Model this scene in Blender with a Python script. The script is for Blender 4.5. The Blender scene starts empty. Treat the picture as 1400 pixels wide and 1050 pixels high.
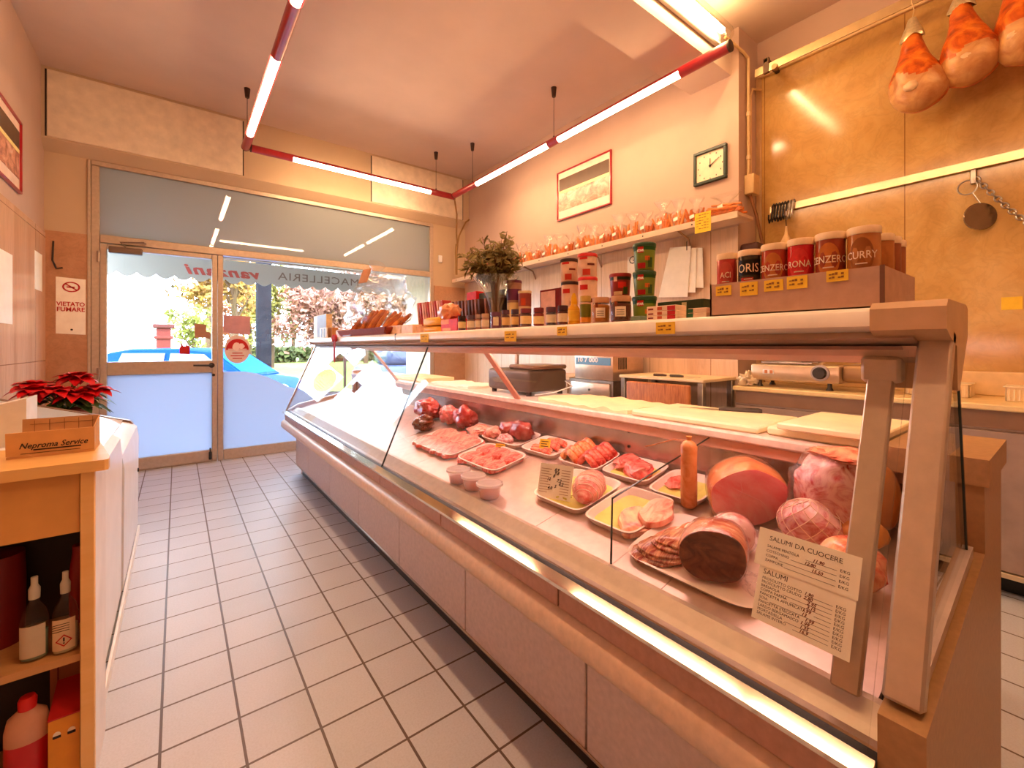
TUBE_W, REAR_W, CASE_W, SKY_W, SUN_W, EXPO = 36.0, 40.0, 18.0, 8.2, 2.0, 1.02
import bpy, bmesh, math, random
from mathutils import Vector, Matrix, noise as mnoise
random.seed(7)
C = bpy.context.scene.collection
R = math.radians
# ------------------------------------------------------------------ camera geometry (used to find real places of things)
YAW = R(37.45); SY, CY = math.sin(YAW), math.cos(YAW); FPX = 598.0; EYE = 1.2; HOR = 473.0
def ray(u, v):
    xc = (u-700)/FPX
    return SY+xc*CY, CY-xc*SY, (HOR-v)/FPX
def at(u, v, x=None, y=None, z=None, n=None, d=None):
    """the point in the room seen at (u, v) that lies on the plane x=, y=, z= or n.p = d"""
    a, b, c = ray(u, v)
    if x is not None: t = x/a
    elif y is not None: t = y/b
    elif z is not None: t = (z-EYE)/c
    else: t = (d-n[2]*EYE)/(n[0]*a+n[1]*b+n[2]*c)
    return Vector((t*a, t*b, EYE+t*c))
def scale_at(p):
    """metres per pixel at a place"""
    return (p[0]*SY+p[1]*CY)/FPX

# ------------------------------------------------------------------ materials
def lin(c):
    o = []
    for k in c[:3]:
        k = k/255.0
        o.append(k/12.92 if k <= 0.04045 else ((k+0.055)/1.055)**2.4)
    return (*o, 1)
class N:
    def __init__(s, name):
        s.m = bpy.data.materials.new(name); s.m.use_nodes = True
        s.t = s.m.node_tree; s.t.nodes.clear()
        s.out = s.t.nodes.new('ShaderNodeOutputMaterial')
    def n(s, typ, **k):
        x = s.t.nodes.new('ShaderNode'+typ)
        for a, b in k.items():
            if a.startswith('i_'):
                x.inputs[a[2:].replace('_', ' ')].default_value = b
            else: setattr(x, a, b)
        return x
    def l(s, a, b): s.t.links.new(a, b)
    def coords(s, scale=(1,1,1), loc=(0,0,0), kind='Object'):
        tc = s.n('TexCoord'); mp = s.n('Mapping')
        mp.inputs['Scale'].default_value = scale; mp.inputs['Location'].default_value = loc
        s.l(tc.outputs[kind], mp.inputs['Vector']); return mp.outputs['Vector']
    def world(s, scale=(1,1,1), loc=(0,0,0), rot=(0,0,0)):
        g = s.n('NewGeometry'); mp = s.n('Mapping')
        mp.inputs['Scale'].default_value = scale; mp.inputs['Location'].default_value = loc; mp.inputs['Rotation'].default_value = rot
        s.l(g.outputs['Position'], mp.inputs['Vector']); return mp.outputs['Vector']
    def mix(s, f, a, b, mode='MIX'):
        x = s.n('Mix', data_type='RGBA', blend_type=mode)
        for sock, val in ((x.inputs['Factor'], f), (x.inputs[6], a), (x.inputs[7], b)):
            if hasattr(val, 'node'): s.l(val, sock)
            else: sock.default_value = val
        return x.outputs[2]
    def ramp(s, f, stops):
        x = s.n('ValToRGB'); e = x.color_ramp.elements
        while len(e) < len(stops): e.new(0.5)
        for i, (p, c) in enumerate(stops): e[i].position = p; e[i].color = c
        s.l(f, x.inputs['Fac']); return x.outputs['Color']
    def math(s, op, a, b=0.0):
        x = s.n('Math', operation=op)
        for i, v in enumerate((a, b)):
            if hasattr(v, 'node'): s.l(v, x.inputs[i])
            else: x.inputs[i].default_value = v
        return x.outputs[0]
    def noise(s, vec, scale, detail=4, rough=.55, dist=0.0):
        x = s.n('TexNoise'); x.inputs['Scale'].default_value = scale; x.inputs['Detail'].default_value = detail
        x.inputs['Roughness'].default_value = rough; x.inputs['Distortion'].default_value = dist
        if vec is not None: s.l(vec, x.inputs['Vector'])
        return x.outputs['Fac']
    def bsdf(s, col, rough=.5, metal=0.0, spec=.5, bump=None, bstr=.2, bdist=.01, coat=0, sss=0, normal=None):
        b = s.n('BsdfPrincipled')
        for sock, val in (('Base Color', col), ('Roughness', rough), ('Metallic', metal), ('Specular IOR Level', spec), ('Coat Weight', coat)):
            if hasattr(val, 'node'): s.l(val, b.inputs[sock])
            else: b.inputs[sock].default_value = val
        if bump is not None:
            q = s.n('Bump'); q.inputs['Strength'].default_value = bstr; q.inputs['Distance'].default_value = bdist
            s.l(bump, q.inputs['Height']); s.l(q.outputs['Normal'], b.inputs['Normal'])
        s.l(b.outputs[0], s.out.inputs['Surface']); return b
CACHE = {}
def mat(col, rough=.5, metal=0.0, vary=.06, scale=12, bump=0.0, spec=.5, name=None, coat=0):
    key = (tuple(col), rough, metal, vary, scale, bump, spec, coat)
    if key in CACHE: return CACHE[key]
    k = N(name or 'surface_%d_%d_%d' % tuple(int(q) for q in col[:3]))
    base = lin(col); v = k.coords()
    f = k.noise(v, scale)
    dark = tuple(q*(1-vary*2.2) for q in base[:3])+(1,); lite = tuple(min(1, q*(1+vary)) for q in base[:3])+(1,)
    c = k.ramp(f, [(.3, dark), (.7, lite)])
    k.bsdf(c, rough, metal, spec, f if bump else None, bump, .004, coat)
    CACHE[key] = k.m
    return k.m
def glass_mat(name, f0=.05, tint=(.97,.985,.98), rough=0.0, haze=0.0, hazecol=(.9,.9,.9,1), bump=0.0, bscale=30):
    k = N(name)
    lw = k.n('LayerWeight'); lw.inputs['Blend'].default_value = .5
    fac = k.math('ADD', k.math('MULTIPLY', k.math('POWER', lw.outputs['Facing'], 5.0), 1-f0), f0)
    tr = k.n('BsdfTransparent'); tr.inputs['Color'].default_value = (*tint, 1)
    gl = k.n('BsdfGlossy'); gl.inputs['Roughness'].default_value = rough
    if bump:
        q = k.n('Bump'); q.inputs['Strength'].default_value = bump; q.inputs['Distance'].default_value = .01
        k.l(k.noise(k.coords(), bscale, 3), q.inputs['Height'])
        k.l(q.outputs['Normal'], gl.inputs['Normal'])
    base = tr.outputs[0]
    if haze:
        df = k.n('BsdfDiffuse'); df.inputs['Color'].default_value = hazecol
        tl = k.n('BsdfTranslucent'); tl.inputs['Color'].default_value = hazecol
        h = k.n('MixShader'); h.inputs[0].default_value = .5; k.l(df.outputs[0], h.inputs[1]); k.l(tl.outputs[0], h.inputs[2])
        m0 = k.n('MixShader'); m0.inputs[0].default_value = haze
        k.l(base, m0.inputs[1]); k.l(h.outputs[0], m0.inputs[2]); base = m0.outputs[0]
    mx = k.n('MixShader'); k.l(fac, mx.inputs[0]); k.l(base, mx.inputs[1]); k.l(gl.outputs[0], mx.inputs[2])
    k.l(mx.outputs[0], k.out.inputs['Surface'])
    return k.m
def emit_mat(name, col, strength):
    k = N(name); e = k.n('Emission'); e.inputs['Color'].default_value = (*col, 1); e.inputs['Strength'].default_value = strength
    k.l(e.outputs[0], k.out.inputs['Surface']); return k.m

# ------------------------------------------------------------------ mesh builder
class MB:
    def __init__(s): s.v = []; s.f = []; s.mi = []
    def add(s, vs, fs, mi=0):
        b = len(s.v); s.v += [Vector(q) for q in vs]
        for f in fs: s.f.append(tuple(b+i for i in f)); s.mi.append(mi)
        return s
    def bm(s, b, mi=0, M=None):
        b.verts.index_update()
        s.add([(M @ q.co) if M else q.co.copy() for q in b.verts], [[q.index for q in f.verts] for f in b.faces], mi); b.free(); return s
    def box(s, x0, x1, y0, y1, z0, z1, bev=0, mi=0, seg=1):
        return s.obox(((x0+x1)/2, (y0+y1)/2, (z0+z1)/2), (abs(x1-x0), abs(y1-y0), abs(z1-z0)), None, bev, mi, seg)
    def obox(s, c, size, M=None, bev=0, mi=0, seg=1):
        b = bmesh.new(); bmesh.ops.create_cube(b, size=1)
        for q in b.verts: q.co = Vector((q.co.x*size[0], q.co.y*size[1], q.co.z*size[2]))
        if bev: bmesh.ops.bevel(b, geom=b.edges[:]+b.verts[:], offset=bev, segments=seg, profile=.5, affect='EDGES')
        T = Matrix.Translation(Vector(c)) @ (M.to_4x4() if M else Matrix.Identity(4))
        return s.bm(b, mi, T)
    def prism(s, pts, a, b, axis='y', mi=0):
        """polygon in the plane across axis, drawn from a to b along it"""
        def P(p, w):
            return (p[0], w, p[1]) if axis == 'y' else (w, p[0], p[1]) if axis == 'x' else (p[0], p[1], w)
        n = len(pts); vs = [P(p, a) for p in pts]+[P(p, b) for p in pts]
        fs = [tuple(range(n))[::-1], tuple(range(n, 2*n))]+[(i, (i+1) % n, n+(i+1) % n, n+i) for i in range(n)]
        return s.add(vs, fs, mi)
    def cyl(s, p0, p1, r0, r1=None, n=20, caps=True, mi=0):
        r1 = r0 if r1 is None else r1
        return s.tube([p0, p1], [r0, r1], n, caps, mi)
    def tube(s, pts, r, n=8, caps=True, mi=0):
        pts = [Vector(p) for p in pts]; k = len(pts)
        rs = r if isinstance(r, (list, tuple)) else [r]*k
        vs = []; up = None
        for i, p in enumerate(pts):
            d = (pts[min(i+1, k-1)]-pts[max(i-1, 0)])
            d = d.normalized() if d.length > 1e-9 else Vector((0,0,1))
            if up is None: up = d.orthogonal().normalized()
            up = (up-d*up.dot(d)); up = up.normalized() if up.length > 1e-6 else d.orthogonal().normalized()
            w = d.cross(up)
            for j in range(n):
                a = 2*math.pi*j/n; vs.append(p+(up*math.cos(a)+w*math.sin(a))*rs[i])
        fs = [(i*n+j, i*n+(j+1) % n, (i+1)*n+(j+1) % n, (i+1)*n+j) for i in range(k-1) for j in range(n)]
        if caps: fs += [tuple(range(n))[::-1], tuple(range((k-1)*n, k*n))]
        return s.add(vs, fs, mi)
    def lathe(s, prof, c=(0,0,0), n=28, mi=0, sx=1, sy=1, M=None):
        c = Vector(c); vs = []
        for r, z in prof:
            for j in range(n):
                a = 2*math.pi*j/n; q = Vector((r*math.cos(a)*sx, r*math.sin(a)*sy, z)); vs.append(c+(M @ q if M else q))
        k = len(prof)
        fs = [(i*n+j, i*n+(j+1) % n, (i+1)*n+(j+1) % n, (i+1)*n+j) for i in range(k-1) for j in range(n)]
        if prof[0][0] > 1e-5: fs.append(tuple(range(n))[::-1])
        if prof[-1][0] > 1e-5: fs.append(tuple(range((k-1)*n, k*n)))
        return s.add(vs, fs, mi)
    def blob(s, c, r, amp=.0, seed=0, sub=3, M=None, freq=2.0, mi=0, flat=None, power=1.0):
        b = bmesh.new(); bmesh.ops.create_icosphere(b, subdivisions=sub, radius=1)
        o = Vector((seed*3.17, seed*1.7, seed*.9))
        for q in b.verts:
            n = q.co.normalized()
            d = 1+amp*mnoise.noise(n*freq+o)+amp*.45*mnoise.noise(n*freq*2.7+o)
            if power != 1.0:
                n = Vector(tuple(math.copysign(abs(t)**power, t) for t in n))
            q.co = Vector((n.x*r[0]*d, n.y*r[1]*d, n.z*r[2]*d))
            if flat is not None and q.co.z < flat: q.co.z = flat+(q.co.z-flat)*.08
        T = Matrix.Translation(Vector(c)) @ (M.to_4x4() if M else Matrix.Identity(4))
        return s.bm(b, mi, T)
    def quad(s, a, b, c, d, mi=0): return s.add([a, b, c, d], [(0,1,2,3)], mi)
    def slab(s, a, b, c, d, t, mi=0):
        """four corners thickened by t along the normal"""
        a, b, c, d = map(Vector, (a, b, c, d)); n = (b-a).cross(d-a).normalized()*t
        return s.add([a, b, c, d, a+n, b+n, c+n, d+n], [(3,2,1,0), (4,5,6,7), (0,1,5,4), (1,2,6,5), (2,3,7,6), (3,0,4,7)], mi)
    def xf(s, M): s.v = [M @ q for q in s.v]; return s
    def join(s, o, off=0):
        b = len(s.v); s.v += o.v; s.f += [tuple(b+i for i in f) for f in o.f]; s.mi += [q+off for q in o.mi]; return s
    def build(s, name, mats, parent=None, smooth=True, ang=38):
        me = bpy.data.meshes.new(name)
        used = sorted({i for f in s.f for i in f})
        if len(used) < len(s.v):
            mp = {a: b for b, a in enumerate(used)}; s.v = [s.v[i] for i in used]; s.f = [tuple(mp[i] for i in f) for f in s.f]
        if parent is not None:
            org = Vector(parent.get('_org', (0,0,0)))
        else:
            xs = [q.x for q in s.v]; ys = [q.y for q in s.v]; zs = [q.z for q in s.v]
            org = Vector(((min(xs)+max(xs))/2, (min(ys)+max(ys))/2, min(zs)))
        me.from_pydata([q-org for q in s.v], [], s.f); me.update()
        for m in (mats if isinstance(mats, (list, tuple)) else [mats]): me.materials.append(m)
        me.polygons.foreach_set('material_index', s.mi)
        b = bmesh.new(); b.from_mesh(me); bmesh.ops.recalc_face_normals(b, faces=b.faces[:]); b.to_mesh(me); b.free()
        if smooth:
            me.polygons.foreach_set('use_smooth', [True]*len(me.polygons)); me.set_sharp_from_angle(angle=R(ang))
        o = bpy.data.objects.new(name, me); C.objects.link(o)
        if parent is not None:
            o.parent = parent; ORG[o.name] = org; o['_org'] = tuple(org)
        else:
            o.location = org; o['_org'] = tuple(org)
        return o
ORG = {}
def thing(name, label, cat, loc, group=None):
    o = bpy.data.objects.new(name, None); C.objects.link(o); o.location = loc; o['_org'] = tuple(loc); o.empty_display_size = .05
    return tag(o, label, cat, group)
def tag(o, label, cat, group=None, kind=None):
    o['label'] = label; o['category'] = cat
    if group: o['group'] = group
    if kind: o['kind'] = kind
    return o
def one(mb, name, mats, label, cat, group=None, **k): return tag(mb.build(name, mats, **k), label, cat, group)
def struct(mb, name, mats, parent=None, label=None, **k):
    o = mb.build(name, mats, parent, **k)
    if parent is None: o['kind'] = 'structure'
    if label: o['label'] = label
    return o
def text_mb(body, size, origin, xd, yd, shear=0.0, align='LEFT', bold=0.0, wscale=1.0, wrap=None, space=1.0):
    """lettering as a thin mesh: xd the writing direction, yd up. wrap=(centre, radius, angle) lays it round an upright cylinder"""
    cu = bpy.data.curves.new('letters', 'FONT'); cu.body = body; cu.size = size; cu.shear = shear; cu.align_x = align
    cu.offset = bold; cu.resolution_u = 2; cu.space_character = space
    ob = bpy.data.objects.new('letters', cu); C.objects.link(ob)
    bpy.context.view_layer.update()
    dg = bpy.context.evaluated_depsgraph_get(); me = bpy.data.meshes.new_from_object(ob.evaluated_get(dg))
    mb = MB(); xd = Vector(xd).normalized(); yd = Vector(yd).normalized(); o = Vector(origin)
    vs = []
    for q in me.vertices:
        x, y = q.co.x*wscale, q.co.y
        if wrap:
            c, r, a0 = wrap; a = a0+x/r
            vs.append(Vector((c[0]+r*math.cos(a), c[1]+r*math.sin(a), o.z+y)))
        else: vs.append(o+xd*x+yd*y)
    mb.add(vs, [tuple(p.vertices) for p in me.polygons])
    bpy.data.objects.remove(ob); bpy.data.curves.remove(cu); bpy.data.meshes.remove(me)
    return mb
def basis(xd, yd):
    xd = Vector(xd).normalized(); yd = Vector(yd); yd = (yd-xd*yd.dot(xd)).normalized(); zd = xd.cross(yd)
    return Matrix((xd, yd, zd)).transposed()
def rotz(a): return Matrix.Rotation(a, 3, 'Z')
# ------------------------------------------------------------------ material library
def plaster(name, col, sc=3.0):
    k = N(name); v = k.world()
    f = k.noise(v, sc, 5); g = k.noise(v, 180, 2)
    b = lin(col); c = k.ramp(f, [(.3, tuple(q*.93 for q in b[:3])+(1,)), (.7, b)])
    k.bsdf(c, .75, 0, .25, g, .12, .002); return k.m
M_PLASTER = plaster('warm_white_plaster', (198,168,150))
M_CEIL = plaster('ceiling_plaster', (216,190,172))
M_FASCIA = plaster('cream_fascia', (206,180,150))
def stone(name, c1, c2, c3, rough, sc, stretch=(1,1,1), joint=None, vein=.5):
    k = N(name); v = k.world(stretch)
    f = k.noise(v, sc, 8, .62, .6); g = k.noise(v, sc*4.3, 6, .6, 1.2)
    c = k.ramp(f, [(.25, lin(c1)), (.5, lin(c2)), (.78, lin(c3))])
    vn = k.ramp(g, [(.44, (1,1,1,1)), (.5, (1-vein*.35,)*3+(1,)), (.56, (1,1,1,1))])
    c = k.mix(.8, c, vn, 'MULTIPLY')
    b = k.bsdf(c, rough, 0, .5); return k, c, b
def joints(k, c, b, axis_a, step_a, off_a, axis_b=None, step_b=1, off_b=0, wid=.006, dark=(90,60,38)):
    """thin dark joints between stone slabs at regular places"""
    g = k.n('NewGeometry'); sp = k.n('SeparateXYZ'); k.l(g.outputs['Position'], sp.inputs[0])
    def line(ax, st, off):
        t = k.math('FRACT', k.math('DIVIDE', k.math('SUBTRACT', sp.outputs[ax], off), st))
        return k.math('LESS_THAN', t, wid/st)
    m = line(axis_a, step_a, off_a)
    if axis_b: m = k.math('MAXIMUM', m, line(axis_b, step_b, off_b))
    k.l(k.mix(m, c, lin(dark)), b.inputs['Base Color'])
k, c, b = stone('golden_marble', (178,132,70), (208,162,94), (228,192,130), .14, 1.9, vein=.3)
joints(k, c, b, 'Y', .83, .682, wid=.006, dark=(150,105,60)); M_MARBLE = k.m
k, c, b = stone('pink_travertine', (196,150,122), (214,172,144), (226,190,166), .16, 1.1, (1,5,.35), vein=.5)
joints(k, c, b, 'Y', .56, .1, 'Z', 1.07, 0.0, dark=(150,108,84)); M_TRAV = k.m
k, c, b = stone('beige_travertine', (202,164,134), (222,188,158), (232,204,178), .25, 1.1, (1,4,.3), vein=.35)
joints(k, c, b, 'Y', .56, .1, dark=(160,118,88)); M_TRAVR = k.m
k, c, b = stone('brown_pillar_stone', (168,118,82), (190,140,104), (204,158,122), .35, 2.5, vein=.4); M_PILST = k.m
# floor of square tiles
k = N('square_floor_tiles'); v = k.world(loc=(.04, -.055, 0))
bt = k.n('TexBrick'); bt.offset = 0; bt.squash = 1
for a, q in (('Scale', 1.0), ('Mortar Size', .0042), ('Mortar Smooth', .15), ('Bias', 0.0), ('Brick Width', .2), ('Row Height', .2)): bt.inputs[a].default_value = q
bt.inputs['Color1'].default_value = lin((208,210,218)); bt.inputs['Color2'].default_value = lin((199,201,209)); bt.inputs['Mortar'].default_value = lin((96,76,66))
k.l(v, bt.inputs['Vector'])
f = k.noise(v, 4.0, 6); g = k.noise(v, 160, 3)
c = k.mix(.55, bt.outputs['Color'], k.ramp(f, [(.3, (.88,.88,.88,1)), (.7, (1,1,1,1))]), 'MULTIPLY')
c = k.mix(.4, c, k.ramp(g, [(.35, (.78,.76,.74,1)), (.6, (1,1,1,1))]), 'MULTIPLY')
rg = k.ramp(f, [(.3, (.40,)*3+(1,)), (.7, (.43,)*3+(1,))])
k.bsdf(c, rg, 0, .6, k.math('SUBTRACT', 1.0, bt.outputs['Fac']), .35, .003); M_FLOOR = k.m

M_ALU = mat((176,160,146), .32, .9, .05, 40, name='brushed_aluminium')
M_ALUF = mat((196,176,156), .4, .35, .05, 30, name='anodised_frame')
M_STEEL = mat((170,162,152), .28, 1.0, .08, 20, name='stainless_steel')
M_CHROME = mat((225,215,200), .08, 1.0, .02, 10, name='chrome')
M_DARKM = mat((52,40,34), .45, .3, .1, 30, name='dark_metal')
M_BLACK = mat((20,18,17), .5, 0, .1, 20, name='black_rubber')
M_RED = mat((166,20,32), .32, 0, .06, 18, name='red_lacquer', coat=.4)
M_BROWNC = mat((60,32,20), .5, 0, .1, 20, name='brown_plastic')
M_PANEL = mat((212,190,184), .42, .25, .05, 60, name='grey_case_panel')
M_UPPER = mat((192,146,126), .4, .25, .05, 60, name='dark_case_panel')
M_BUMP = mat((226,198,174), .36, .15, .05, 50, name='bumper_rail_pvc')
M_ENDP = mat((176,136,92), .45, .25, .06, 70, name='bronze_end_panel')
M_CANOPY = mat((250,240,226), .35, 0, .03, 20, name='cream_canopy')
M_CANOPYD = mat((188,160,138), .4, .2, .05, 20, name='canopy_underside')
M_CAPEND = mat((206,170,132), .42, .1, .05, 20, name='canopy_end_cap')
M_GLASS = glass_mat('case_glass', .02, (.985,.99,.985))
M_EDGE = mat((30,46,44), .2, 0, .05, 10, name='glass_edge')
M_WGLASS = glass_mat('window_glass', .04, (.985,.99,.99))
M_DECK = mat((206,176,162), .3, .35, .06, 25, name='steel_deck')
M_BACKP = mat((190,170,158), .25, .75, .08, 14, name='steel_back')
M_STONE = mat((236,216,200), .25, 0, .08, 30, name='worktop_stone')
M_WHITEP = mat((240,238,236), .4, 0, .03, 15, name='white_plastic')
M_PAPER = mat((244,236,222), .8, 0, .03, 12, name='paper')
M_CREAMP = mat((254,245,232), .8, 0, .04, 12, name='cream_paper')
M_INK = mat((40,30,28), .8, 0, .05, 10, name='ink')
M_INKR = mat((190,30,34), .8, 0, .05, 10, name='red_ink')
M_PEN = mat((120,52,42), .8, 0, .05, 10, name='pen_ink')
M_YELLOW = mat((250,204,52), .75, 0, .05, 20, name='yellow_card')
M_CARD = mat((196,156,130), .8, 0, .05, 40, name='cardboard')
def wood(name, c1, c2, rough=.45, sc=6, st=(1,12,12)):
    k = N(name); v = k.coords(st); f = k.noise(v, sc, 6, .6, .4)
    k.bsdf(k.ramp(f, [(.3, lin(c1)), (.7, lin(c2))]), rough, 0, .4, f, .06, .002); return k.m
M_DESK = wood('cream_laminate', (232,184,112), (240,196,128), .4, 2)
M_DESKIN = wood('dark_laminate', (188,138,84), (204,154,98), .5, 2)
M_BOARDW = wood('chopping_wood', (150,78,34), (212,130,68), .5, 4, (2,14,2))
M_BREADW = wood('red_wood', (128,40,22), (160,60,34), .7, 5)
M_CREAMB = mat((250,230,186), .5, 0, .05, 18, name='polyethylene_board')
M_CLEAR = glass_mat('clear_plastic', .05, (.99,.985,.98), .05)
M_CELLO = glass_mat('cellophane', .06, (.985,.975,.965), .06, .05, (.95,.9,.85,1), .7, 38)
M_WRAP = glass_mat('vacuum_film', .06, (.98,.96,.95), .05, .02, (.95,.85,.82,1), .8, 45)

def meat(name, base, fat, amount=.5, sc=18, rough=.28, dist=1.5, dark=None, stretch=(1,1,1)):
    k = N(name); v = k.coords(stretch)
    f = k.noise(v, sc, 5, .6, dist); g = k.noise(v, sc*.35, 3)
    lo = .62-amount*.35
    c = k.ramp(f, [(max(0, lo-.12), lin(base)), (lo+.1, lin(fat))])
    if dark: c = k.mix(k.ramp(g, [(.4, (0,0,0,1)), (.62, (.8,.8,.8,1))]), c, lin(dark))
    bs = k.bsdf(c, rough, 0, .5, f, .25, .004)
    return k.m
M_BEEF = meat('beef', (172,16,22), (226,110,100), .2, 14, .2, dark=(112,8,16))
M_VEAL = meat('veal', (216,66,62), (240,150,136), .35, 16, .2)
M_STEAK = meat('steak', (216,58,56), (242,150,134), .35, 22, .2, stretch=(1,2.5,1))
M_PORK = meat('pork', (222,96,80), (246,180,156), .45, 14, .2, stretch=(1,2.2,1))
M_HAMPINK = meat('cooked_ham', (252,116,128), (254,176,172), .36, 6, .16, 1.2)
M_HAMRIM = meat('ham_rind', (216,96,50), (240,150,90), .45, 8, .2)
M_SPECK = meat('speck', (140,32,22), (238,170,124), .36, 11, .16, 2.2, dark=(96,18,14), stretch=(1,4.5,1))
M_PROSC = meat('prosciutto', (200,56,44), (244,176,132), .42, 9, .2, 2.0)
M_COPPA = meat('coppa', (196,36,52), (250,200,196), .5, 13, .25, 2.6)
M_SALAMI = meat('salami_mix', (206,58,52), (246,180,158), .45, 34, .3, .6)
M_RIND = meat('salami_rind', (84,30,18), (128,62,40), .35, 9, .14, stretch=(1,1,2.5))
M_FAT = meat('lard', (250,196,164), (252,226,204), .5, 10, .3)
M_GUT = meat('pale_casing', (216,126,64), (236,160,96), .5, 14, .25)
M_SAUS = meat('sausage', (214,70,52), (244,158,120), .42, 40, .25, .4)
M_ROAST = meat('tied_roast', (226,92,86), (248,186,170), .4, 15, .3)
def ham_mat():
    k = N('cured_ham_skin'); v = k.coords(); f = k.noise(v, 6.5, 6, .6, 1.4); g = k.noise(v, 30, 4)
    c = k.ramp(f, [(.28, lin((120,44,12))), (.44, lin((200,86,18))), (.6, lin((236,130,38))), (.8, lin((248,172,84)))])
    k.bsdf(c, .3, 0, .5, k.math('ADD', f, k.math('MULTIPLY', g, .2)), .5, .012); return k.m
M_HAMSKIN = ham_mat()
M_HAMFLESH = meat('cured_ham_flesh', (190,122,66), (226,172,108), .5, 7, .4, 1.4, dark=(150,80,38))
M_TRAY = mat((248,226,214), .35, 0, .03, 10, name='white_tray')
M_GREEN = mat((226,214,110), .6, 0, .06, 20, name='green_paper')
# ------------------------------------------------------------------ the room
XL, XR, XM, YF, YB, ZC = -.92, 3.35, 3.65, 5.5, -1.6, 3.6
struct(MB().box(-1.2, 3.9, YB-.15, 5.75, -.12, 0), 'floor', M_FLOOR, smooth=False)
struct(MB().box(-1.2, 3.9, YB-.15, 5.75, ZC, ZC+.12), 'ceiling', M_CEIL, smooth=False)
w = struct(MB().box(XL-.15, XL, YB-.15, 5.75, 0, ZC), 'wall_left', M_PLASTER, smooth=False)
struct(MB().box(XL-.004, XL+.012, YB, YF, 0, 2.19), 'stone_cladding', M_TRAV, w, smooth=False)
w = struct(MB().box(XR, XR+.5, 1.573, 5.75, 0, ZC), 'wall_right', M_PLASTER, smooth=False)
struct(MB().box(XR-.012, XR+.004, 1.573, YF, 0, 2.10), 'stone_cladding', M_TRAVR, w, smooth=False)
w = struct(MB().box(XM+.01, XM+.2, YB-.15, 1.573, 0, ZC), 'wall_right.001', M_PLASTER, smooth=False)
struct(MB().box(XM, XM+.02, YB, 1.573, 0, 3.30), 'marble_cladding', M_MARBLE, w, smooth=False)
struct(MB().box(XM-.03, XM+.015, YB, 1.573, 3.30, 3.36, .008), 'moulding', mat((232,196,140), .5), w)
struct(MB().box(XM-.02, XM+.015, 1.535, 1.573, 0, 3.34, .006), 'corner_strip', mat((206,168,120), .4), w)
struct(MB().box(XL-.15, XM+.2, YB-.15, YB, 0, ZC), 'wall_rear', M_PLASTER, smooth=False)
struct(MB().box(XL, XR, 1.63, 1.96, 3.26, ZC), 'beam', M_CEIL, smooth=False)
w = struct(MB().box(XL-.15, -.62, YF, 5.75, 0, 2.97), 'wall_front', M_FASCIA, smooth=False)
struct(MB().box(XL+.01, -.635, YF-.012, YF+.01, 0, 2.21), 'stone_cladding', M_PILST, w, smooth=False)
w = struct(MB().box(2.83, XR+.1, YF, 5.75, 0, 2.97), 'wall_front.001', M_FASCIA, smooth=False)
struct(MB().box(2.84, XR-.012, YF-.012, YF+.01, 0, 2.04), 'stone_cladding', M_PILST, w, smooth=False)
struct(MB().box(2.84, 2.96, 5.75, 6.42, -.3, 3.2), 'outer_return', mat((214,190,150), .7), w, smooth=False)
w = struct(MB().prism([(5.4, ZC), (5.4, 2.985), (5.5, 2.90), (5.75, 2.90), (5.75, ZC)], XL, XR, 'x'), 'wall_front.002', M_FASCIA, smooth=False)
for a, b in ((-.885, .55), (1.93, 3.24)):
    struct(MB().box(a, b, 5.388, 5.402, 3.0, 3.575, .004), 'access_panel', mat((238,222,200), .6), w)
    struct(MB().box(a-.012, a-.002, 5.397, 5.401, 3.0, 3.575).box(b+.002, b+.012, 5.397, 5.401, 3.0, 3.575), 'panel_gap', M_DARKM, w, smooth=False)
struct(MB().box(2.9, 2.96, 5.47, 5.489, 2.37, 2.47, .006), 'wall_socket', M_WHITEP, w)

# ------------------------------------------------------------------ shop front: door, fixed window and transom
def film_mat():
    k = N('frosted_film'); tl = k.n('BsdfTranslucent'); df = k.n('BsdfDiffuse'); gl = k.n('BsdfGlossy')
    tl.inputs['Color'].default_value = (.39,.44,.53,1); df.inputs['Color'].default_value = (.74,.78,.86,1); gl.inputs['Roughness'].default_value = .25
    a = k.n('MixShader'); a.inputs[0].default_value = .3; k.l(tl.outputs[0], a.inputs[1]); k.l(df.outputs[0], a.inputs[2])
    b = k.n('MixShader'); b.inputs[0].default_value = .04; k.l(a.outputs[0], b.inputs[1]); k.l(gl.outputs[0], b.inputs[2])
    k.l(b.outputs[0], k.out.inputs['Surface']); return k.m
M_FILM = film_mat()
M_TRANS = glass_mat('opal_transom_glass', .07, (.8,.84,.84), 0, .93, (.50,.53,.52,1))
o = struct(MB().box(-.62, -.565, 5.49, 5.56, 0.002, 2.85, .004).box(2.78, 2.828, 5.49, 5.56, 0.002, 2.85, .004).box(-.62, 2.828, 5.492, 5.562, 2.853, 2.898, .004)
    .box(-.562, 2.777, 5.48, 5.57, 2.15, 2.225, .006).box(.337, .386, 5.485, 5.56, 0.002, 2.148, .004).box(.389, 2.777, 5.49, 5.56, 0.002, .11, .004).box(-.645, -.622, 5.483, 5.499, 0.002, 2.89, .003), 'window_1', M_ALUF)
struct(MB().box(.385, 2.785, 5.52, 5.528, .10, 2.155), 'pane', M_WGLASS, o, smooth=False)
fp = [(.388, .105), (2.78, .105), (2.78, .62), (1.8, .635), (1.35, .66), (1.15, .69), (1.02, .73), (.90, .80), (.79, .86), (.69, .90), (.58, .925), (.388, .93)]
struct(MB().prism(fp, 5.512, 5.516), 'frosted_film', M_FILM, o, smooth=False)
o = struct(MB().box(-.565, 2.78, 5.52, 5.528, 2.22, 2.858), 'window_2', M_TRANS, smooth=False)
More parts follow.
